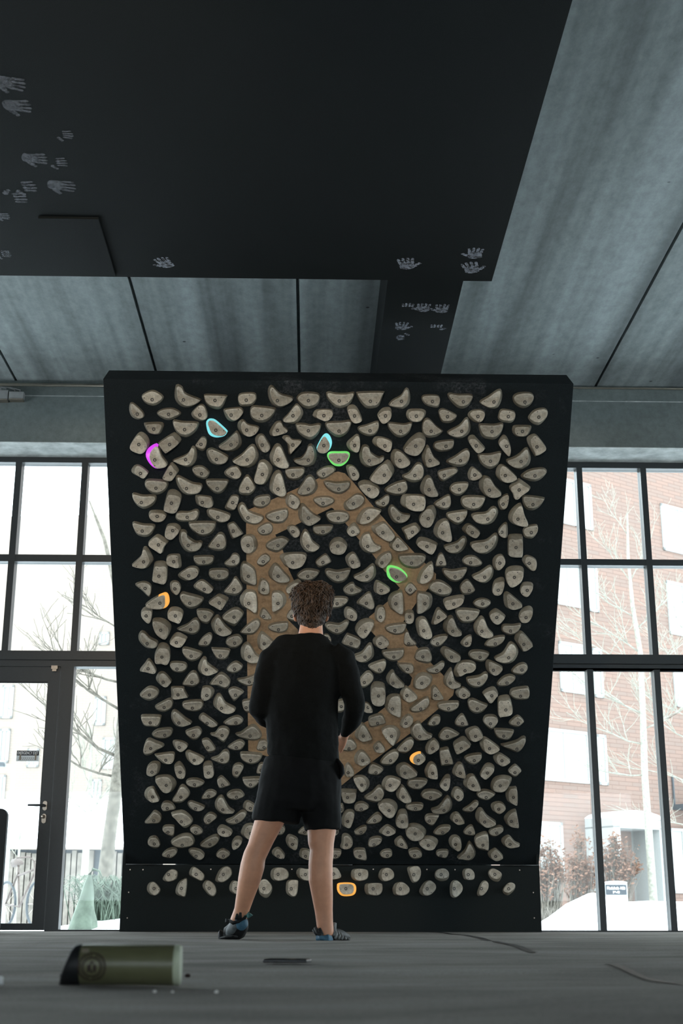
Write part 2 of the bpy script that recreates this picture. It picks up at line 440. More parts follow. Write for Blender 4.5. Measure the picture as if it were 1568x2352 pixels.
# transom band
XJ = (xpx(172.4, 1533)+xpx(130.6, 2140))/2            # right edge of the jamb beside the side light
XD = (xpx(111.8, 1565)+xpx(70, 2121))/2               # right edge of the door glass
XSPLIT = xpx(134.7, 1585)
struct(MB().box(ROOM_L, -1.05, YW-.015, YW+FD, zpx(200, 1516), ZT1).box(ROOM_L, -1.05, YW, YW+FD, ZT0, zpx(200, 1516)-.004), 'trim_5', M['alu'])
e = empty('window_2', (XJ+.4, YW, 0)); tag(e, kind='structure')
MB().box(XSPLIT+.006, XJ, YW, YW+FD, 0, ZT0).build('jamb', M['alu'], e)
MB().box(XJ, -1.05, YW, YW+FD, -.02, .012).build('bottom_rail', M['alu'], e)
MB().box(XJ, -1.05, YW+.07, YW+.078, .012, ZT0).build('pane', M['glass'], e)
# door with glass leaf
ZDG1, ZDG0 = zpx(60, 1565), zpx(60, 2121)
XH = XD-.86
e = empty('door_1', (XD-.4, YW, 0)); tag(e, kind='structure')
lf = MB(); lf.box(XD, XSPLIT, YW+.01, YW+.08, .008, ZT0-.004); lf.box(XH-.13, XH, YW+.01, YW+.08, .008, ZT0-.004)
lf.box(XH, XD, YW+.01, YW+.08, .008, ZDG0); lf.box(XH, XD, YW+.01, YW+.08, ZDG1, ZT0-.004)
lf.build('leaf_frame', M['alu'], e)
gb = MB(); gb.box(XH, XD, YW+.006, YW+.02, ZDG1-.012, ZDG1); gb.build('glazing_bead', M['alu_dark'], e)
MB().box(XH, XD, YW+.045, YW+.053, ZDG0, ZDG1).build('pane', M['glass'], e)
hp = at(103, 1850.5, YW); lk = at(100.5, 1880, YW)
def plate(c, w, h, t=.012):
    k = MB(); R = []
    for yy in (YW+.01, YW+.01-t):
        R.append([Vector((c.x+w*math.cos(a), yy, c.z+(h-w)*(1 if math.sin(a) > 0 else -1)+w*math.sin(a))) for a in [2*PI*i/20+.01 for i in range(20)]])
    return k.rings(R)
h = plate(hp, .017, .036).build('handle_plate', M['steel'], e, smooth=False)
hl = MB(); hl.tube([(hp.x, YW+.0, hp.z), (hp.x, YW-.05, hp.z)], .009); tp = at(64, 1849, YW-.05)
hl.tube([(hp.x+.004, YW-.05, hp.z), (hp.x-.06, YW-.052, hp.z), (tp.x, YW-.05, tp.z)], [.0095, .0095, .0085])
hl.build('lever_handle', M['dark_grey'], h, smooth=True)
h = plate(lk, .017, .036).build('lock_plate', M['steel'], e)
MB().tube([(lk.x-.004, YW+.0, lk.z+.014), (lk.x-.004, YW-.03, lk.z+.014)], [.016, .013], 14).build('thumb_turn', M['steel'], h, smooth=True)
# sign on the glass of the door
sa, sb = at(38.8, 1723.9, YW+.04), at(88.2, 1748.5, YW+.04); sm = at(60, 1735.3, YW+.04).z
sg = MB().box(sa.x, sb.x, YW+.040, YW+.0445, sm, sa.z).build('exit_sign_band', M['sign_blue'], e)
MB().box(sa.x, sb.x, YW+.040, YW+.0445, sb.z, sm).build('exit_sign_panel', M['sign_light'], e)
k = MB()
for i, (f0, f1) in enumerate(((.10, .92), (.08, .90))):
    zz = sm-(sm-sb.z)*(.45+.3*i)
    for q in range(9):
        a = f0+(f1-f0)*q/9
        k.box(sa.x+(sb.x-sa.x)*a, sa.x+(sb.x-sa.x)*(a+.06), YW+.0392, YW+.040, zz-.0035, zz+.0035)
k.build('small_print', M['plastic_grey'], e)
k = MB()
for f in (.17, .86): k.box(sa.x+(sb.x-sa.x)*(f-.035), sa.x+(sb.x-sa.x)*(f+.035), YW+.0385, YW+.0392, sb.z+.2*(sm-sb.z), sm+.012)
k.build('mounting_tape', M['brown_tape'], e)
def text(body, name, c, size, mat, parent, rot=(PI/2, 0, 0), ext=.0004, width=None, bold=0):
    cu = bpy.data.curves.new(name, 'FONT'); cu.body = body; cu.size = size; cu.extrude = ext; cu.offset = bold
    cu.align_x = 'CENTER'; cu.align_y = 'CENTER'; cu.materials.append(mat)
    o = link(bpy.data.objects.new(name, cu)); o.rotation_euler = rot
    if width:
        bpy.context.view_layer.update()
        o.scale.x = width/max(1e-4, o.dimensions.x)
    bpy.context.view_layer.update()
    me = bpy.data.meshes.new_from_object(o.evaluated_get(bpy.context.evaluated_depsgraph_get())); me.transform(Matrix.Diagonal((o.scale.x, 1, 1, 1)))
    bpy.data.objects.remove(o); o = link(bpy.data.objects.new(name, me)); o.rotation_euler = rot
    o.parent = parent; o.location = Vector(c)-LOC[parent.name]
    return o
t_ = text('EMERGENCY EXIT', 'sign_lettering', ((sa.x+sb.x)/2, YW+.0388, (sm+sa.z)/2), .034, M['white'], e, width=(sb.x-sa.x)*.94, bold=.0003)
# door contact above the leaf
c0, c1, c2_ = at(118, 1528.6, YW-.02), at(131.8, 1536.5, YW-.02), at(126, 1541.5, YW-.02)
o = MB().box(c0.x, c1.x, YW-.022, YW-.001, c1.z, c0.z).box(c0.x+.008, c1.x-.009, YW-.018, YW-.001, c2_.z, c1.z).build('contact_sensor', M['steel'], e)
# right glazing
XA = (xpx(1322.5, 1085)+xpx(1347, 1507))/2; XB_ = (xpx(1469.4, 1085)+xpx(1500, 1507))/2; PR = XB_-XA
MW2 = .049
vr = [XA+PR*i for i in range(0, 12) if XA+PR*i < ROOM_R-.1]
MW = MW2
ZH0r, ZM0r, ZM1r = zpx(1400, 1075), zpx(1400, 1298), zpx(1400, 1284)
ZT0r, ZT1r = zpx(1400, 1537.5), zpx(1400, 1508.6)
grid_window('window_3', 1.42, ROOM_R, ZT1r, (ZH0r, ZBEAM), vr, [(ZM0r, ZM1r)])
struct(MB().box(1.42, ROOM_R, YW-.015, YW+FD, zpx(1400, 1525), ZT1r).box(1.42, ROOM_R, YW, YW+FD, ZT0r, zpx(1400, 1525)-.004), 'trim_6', M['alu'])
grid_window('window_4', 1.42, ROOM_R, -.01, (ZT0r, ZT0r+.01), vr, [])

# ------------------------------------------------------------------ ceiling services
for i, yy in enumerate((881.5, 886.0)):
    a = at(100, yy, YB-.04); b = at(234, yy+1.2, YB-.04)
    o = MB().tube([(ROOM_L+.05, YB-.02-.02*i, a.z), (-1.0, YB-.02-.02*i, a.z+.004)], .0085, 10).build('conduit_pipe', M['pipe'], smooth=True)
    tag(o, ('upper' if i == 0 else 'lower')+' of two thin metal conduits under the ceiling left of the climbing board', 'pipe', 'conduits along the beam')
a = at(1450, 891, YB-.03)
o = MB().tube([(1.3, YB-.02, a.z), (ROOM_R-.05, YB-.02, a.z)], .0085, 10).build('conduit_pipe', M['pipe'], smooth=True)
tag(o, 'thin metal conduit under the ceiling right of the climbing board', 'pipe', 'conduits along the beam')
for i, (x0, y0, x1, y1) in enumerate(((-8, 894.5, 17, 919), (20.5, 898, 53, 918))):
    a, b = at(x0, y0, YB-.06), at(x1, y1, YB-.06)
    e = empty('junction_box', ((a.x+b.x)/2, YB, b.z))
    tag(e, ('grey junction box at the left frame edge, with cables above' if i == 0 else 'longer grey socket box right of the cut-off junction box'), 'junction box', 'boxes on the beam')
    MB().box(a.x, b.x, YB-.055, YB, b.z+.012, a.z).build('box_body', M['plastic_grey'], e, mods=[('BEVEL', dict(width=.006, segments=2))])
    MB().box(a.x+.003, b.x-.003, YB-.06, YB-.001, b.z, b.z+.011).build('box_lid', M['steel'], e)
    k = MB(); m = Vector(((a.x+b.x)/2, YB-.03, a.z))
    for q in range(2):
        k.tube([m+Vector((-.02+.04*q, 0, -.005)), m+Vector((-.02+.045*q, -.004, .02)), m+Vector((-.08+.02*q, .005, .045)), m+Vector((-.16, .01, .052))], .004, 6)
    k.build('cable', M['plastic_grey'], e, smooth=True)

# ------------------------------------------------------------------ black boulder roof
ZR = CAMH+3.70
rr = on_z(1128, 647, ZR); XRR = (rr.x+on_z(1315, 0, ZR).x)/2; YRF = on_z(700, 641, ZR).y
e = empty('climbing_roof', (-2, YRF, ZR)); tag(e, 'large black horizontal climbing roof overhead with white chalk handprints', 'climbing roof')
MB().box(-7.0, XRR, -3.0, YRF, ZR, ZC-.004).build('roof_body', M['black_roof'], e)
h0, h1, h2, h3 = on_z(88, 501, ZR-.012), on_z(226, 503, ZR-.012), on_z(262, 625, ZR-.012), on_z(132, 624, ZR-.012)
MB().box(h0.x, h1.x, h0.y, YRF-.03, ZR-.014, ZR+.0).build('access_hatch', M['black_roof'], e)
def on_panel(x, y): return on_z(x, y, ZR-.002)
def handprint(parent, hit, cx, cy, size, ang, kind=0, mir=1, mat='chalk'):
    """chalk print: palm patches and five fingers lying on the panel"""
    c = hit(cx, cy); k = MB(); ca, sa_ = math.cos(ang), math.sin(ang); z = c.z
    def blob(u, v, ru, rv, rot=0):
        pts = []
        for i in range(14):
            a = 2*PI*i/14; r = 1+.18*noise.noise(Vector((c.x*9+u*50, c.y*9+v*50, i*.9)))
            p, q = ru*r*math.cos(a), rv*r*math.sin(a)
            p, q = p*math.cos(rot)-q*math.sin(rot), p*math.sin(rot)+q*math.cos(rot)
            X, Y = (u+p)*size*mir, (v+q)*size
            pts.append((c.x+X*ca-Y*sa_, c.y+X*sa_+Y*ca, z))
        k.add(pts, [tuple(range(14))])
    if kind != 2:
        blob(0, -.18, .36, .20); blob(-.20, -.02, .17, .26); blob(.17, -.02, .19, .26); blob(0, .15, .36, .14)
    f = .34 if kind != 1 else .22
    for i, (u, l) in enumerate(((-.30, .9), (-.11, 1.1), (.09, 1.08), (.28, .86))):
        blob(u*1.05, .32, .088, .13); blob(u*1.12, .32+.20*l, .08, .12); blob(u*1.18, .32+.38*l*(.5+f), .075, .11)
    blob(-.38, -.06, .13, .10, .6); blob(-.50, .03, .12, .09, .6); blob(-.63, .13, .10, .075, .7)
    return k.build('handprint', M[mat], parent)
for (x, y, s, a, kd, mi) in ((382, 607, .115, PI-.35, 0, -1), (934, 610, .125, PI-.2, 0, 1), (1090, 586, .115, PI, 0, -1), (1083, 619, .125, PI-.35, 0, 1),
                             (10, 188, .125, -1.3, 0, 1), (28, 242, .125, -1.5, 1, 1), (70, 363, .12, -1.5, 1, 1), (120, 372, .10, -1.6, 2, 1), (130, 425, .13, -1.4, 0, 1),
                             (40, 428, .13, -1.6, 2, 1), (20, 455, .13, -1.6, 2, -1), (135, 308, .09, -1.5, 2, 1), (-2, 496, .08, -1.5, 1, 1), (-5, 582, .1, -1.5, 2, 1)):
    handprint(e, on_panel, x, y, s, a, kd, mi, 'chalk' if x > 300 else 'chalk_faint')
# dark beam box running from the roof to the front wall
ZBB = CAMH+3.81
xb0 = (on_z(888, 648, ZBB).x+on_z(866, 850, ZBB).x)/2; xb1 = (on_z(1063, 648, ZBB).x+on_z(1013.5, 852, ZBB).x)/2
e2 = empty('boxed_beam', ((xb0+xb1)/2, 8, ZBB)); tag(e2, 'dark boxed beam with chalk handprints running from the black roof to the wall', 'beam')
MB().box(xb0, xb1, YRF+.002, YB-.002, ZBB, ZC-.004).build('beam_body', M['black_roof'], e2)
def on_beam(x, y): return on_z(x, y, ZBB-.002)
for (x, y, s, a, kd, mi) in ((1014, 712, .115, PI, 0, -1), (972, 710, .11, PI, 0, -1), (935, 708, .10, PI, 2, 1), (921, 752, .11, PI, 0, 1), (1000, 756, .10, PI, 2, 1), (935, 775, .10, 1.5, 2, 1)):
    handprint(e2, on_beam, x, y, s, a, kd, mi)

# ------------------------------------------------------------------ climbing board
A0 = Vector((0, 10.46, 0.4912)); B0 = Vector((0, 8.26, 3.5613))
TV = (B0-A0).normalized(); EX = Vector((1, 0, 0)); NV = EX.cross(TV)      # up the slope, out of the board
LB = (B0-A0).length; XBL, XBR = -1.415, 1.7545
bd = empty('climbing_board', (.17, 10.4, 0))
tag(bd, 'large black overhanging training board covered with grey climbing holds', 'climbing board')
k = MB(); k.frame_box(A0, EX, TV, NV, XBL, XBR, 0, LB, -.265, 0)
k.build('board_panel', M['black_board'], bd, mods=[('BEVEL', dict(width=.004, segments=2))])
KZ = CAMH+.0349*10.4
k = MB(); k.box(-1.4215, 1.7460, 10.4, 10.58, -.01, KZ)
kick = k.build('kick_panel', M['black_kick'], bd)
for nm, x0, x1 in (('side_panel', -1.4215, -1.4035), ('side_panel', 1.7280, 1.7460)):
    MB().box(x0, x1, 10.405, 10.58, KZ-.001, 1.05).build(nm, M['black_kick'], bd)
def bpt(u, v, w=0): return Vector((u, A0.y, A0.z))+TV*v+NV*w
def bhit(x, y):
    d = ray(x, y); C = Vector((0, 0, CAMH)); kk = (A0-C).dot(NV)/d.dot(NV); p = C+d*kk
    return p.x, (p-A0).dot(TV)
# bare plywood emblem, one flat outline with its black gaps left open
def emblem():
    m = MB(); quads = []
    left = [(565, 1207), (567, 1470), (570, 1724), (640, 1745), (700, 1790), (684, 1446), (661, 1423), (681, 1346), (663, 1308), (649, 1263), (632, 1228)]
    top = [(565, 1207), (567, 1172), (623, 1148), (661, 1131), (726, 1101), (757, 1087), (776, 1083), (792, 1087), (809, 1105), (795, 1204), (765, 1168), (761, 1166), (632, 1228)]
    right = [(809, 1105), (852, 1157), (909, 1223), (951, 1269), (1001, 1318), (1000, 1332), (960, 1378), (926, 1428), (890, 1490), (852, 1450), (847, 1417), (887, 1384), (918, 1350), (880, 1308), (857, 1275), (824, 1239), (795, 1204)]
    low = [(926, 1428), (948, 1475), (992, 1525), (1016, 1549), (1043, 1584), (1040, 1597), (1008, 1627), (969, 1659), (942, 1684), (904, 1712), (816, 1778), (784, 1804), (700, 1860), (690, 1765), (800, 1691), (826, 1665), (845, 1655), (880, 1627), (942, 1572), (946, 1556), (913, 1520), (890, 1490)]
    for poly in (left, top, right, low):
        m.add([bpt(*bhit(*p), .0012) for p in poly], [tuple(range(len(poly)))])
    return m
emblem().build('bare_wood_emblem', M['wood'], bd)
for x0, x1 in ((289, 374), (765, 809), (1148, 1236)):
    a, b = at(x0, 1984.5, 10.395), at(x1, 1985.5, 10.395)
    MB().tube([(a.x, 10.394, KZ+.001), (b.x, 10.394, KZ+.001)], .006, 8).build('hinge', M['alu'], bd, smooth=True)
for x, y in ((298.7, 1997.5), (328.4, 1997.5), (484, 1996.5), (670, 1996.5), (857, 1996.5), (980, 1997), (1044.6, 1997.5), (1193, 1998.4), (295.4, 2049.4), (1224.5, 2050), (292, 2108.4), (1226.6, 2108.5)):
    c = at(x, y, 10.4)
    MB().tube([(c.x, 10.402, c.z), (c.x, 10.397, c.z)], [.0055, .0045], 10).build('screw', M['steel'], bd)
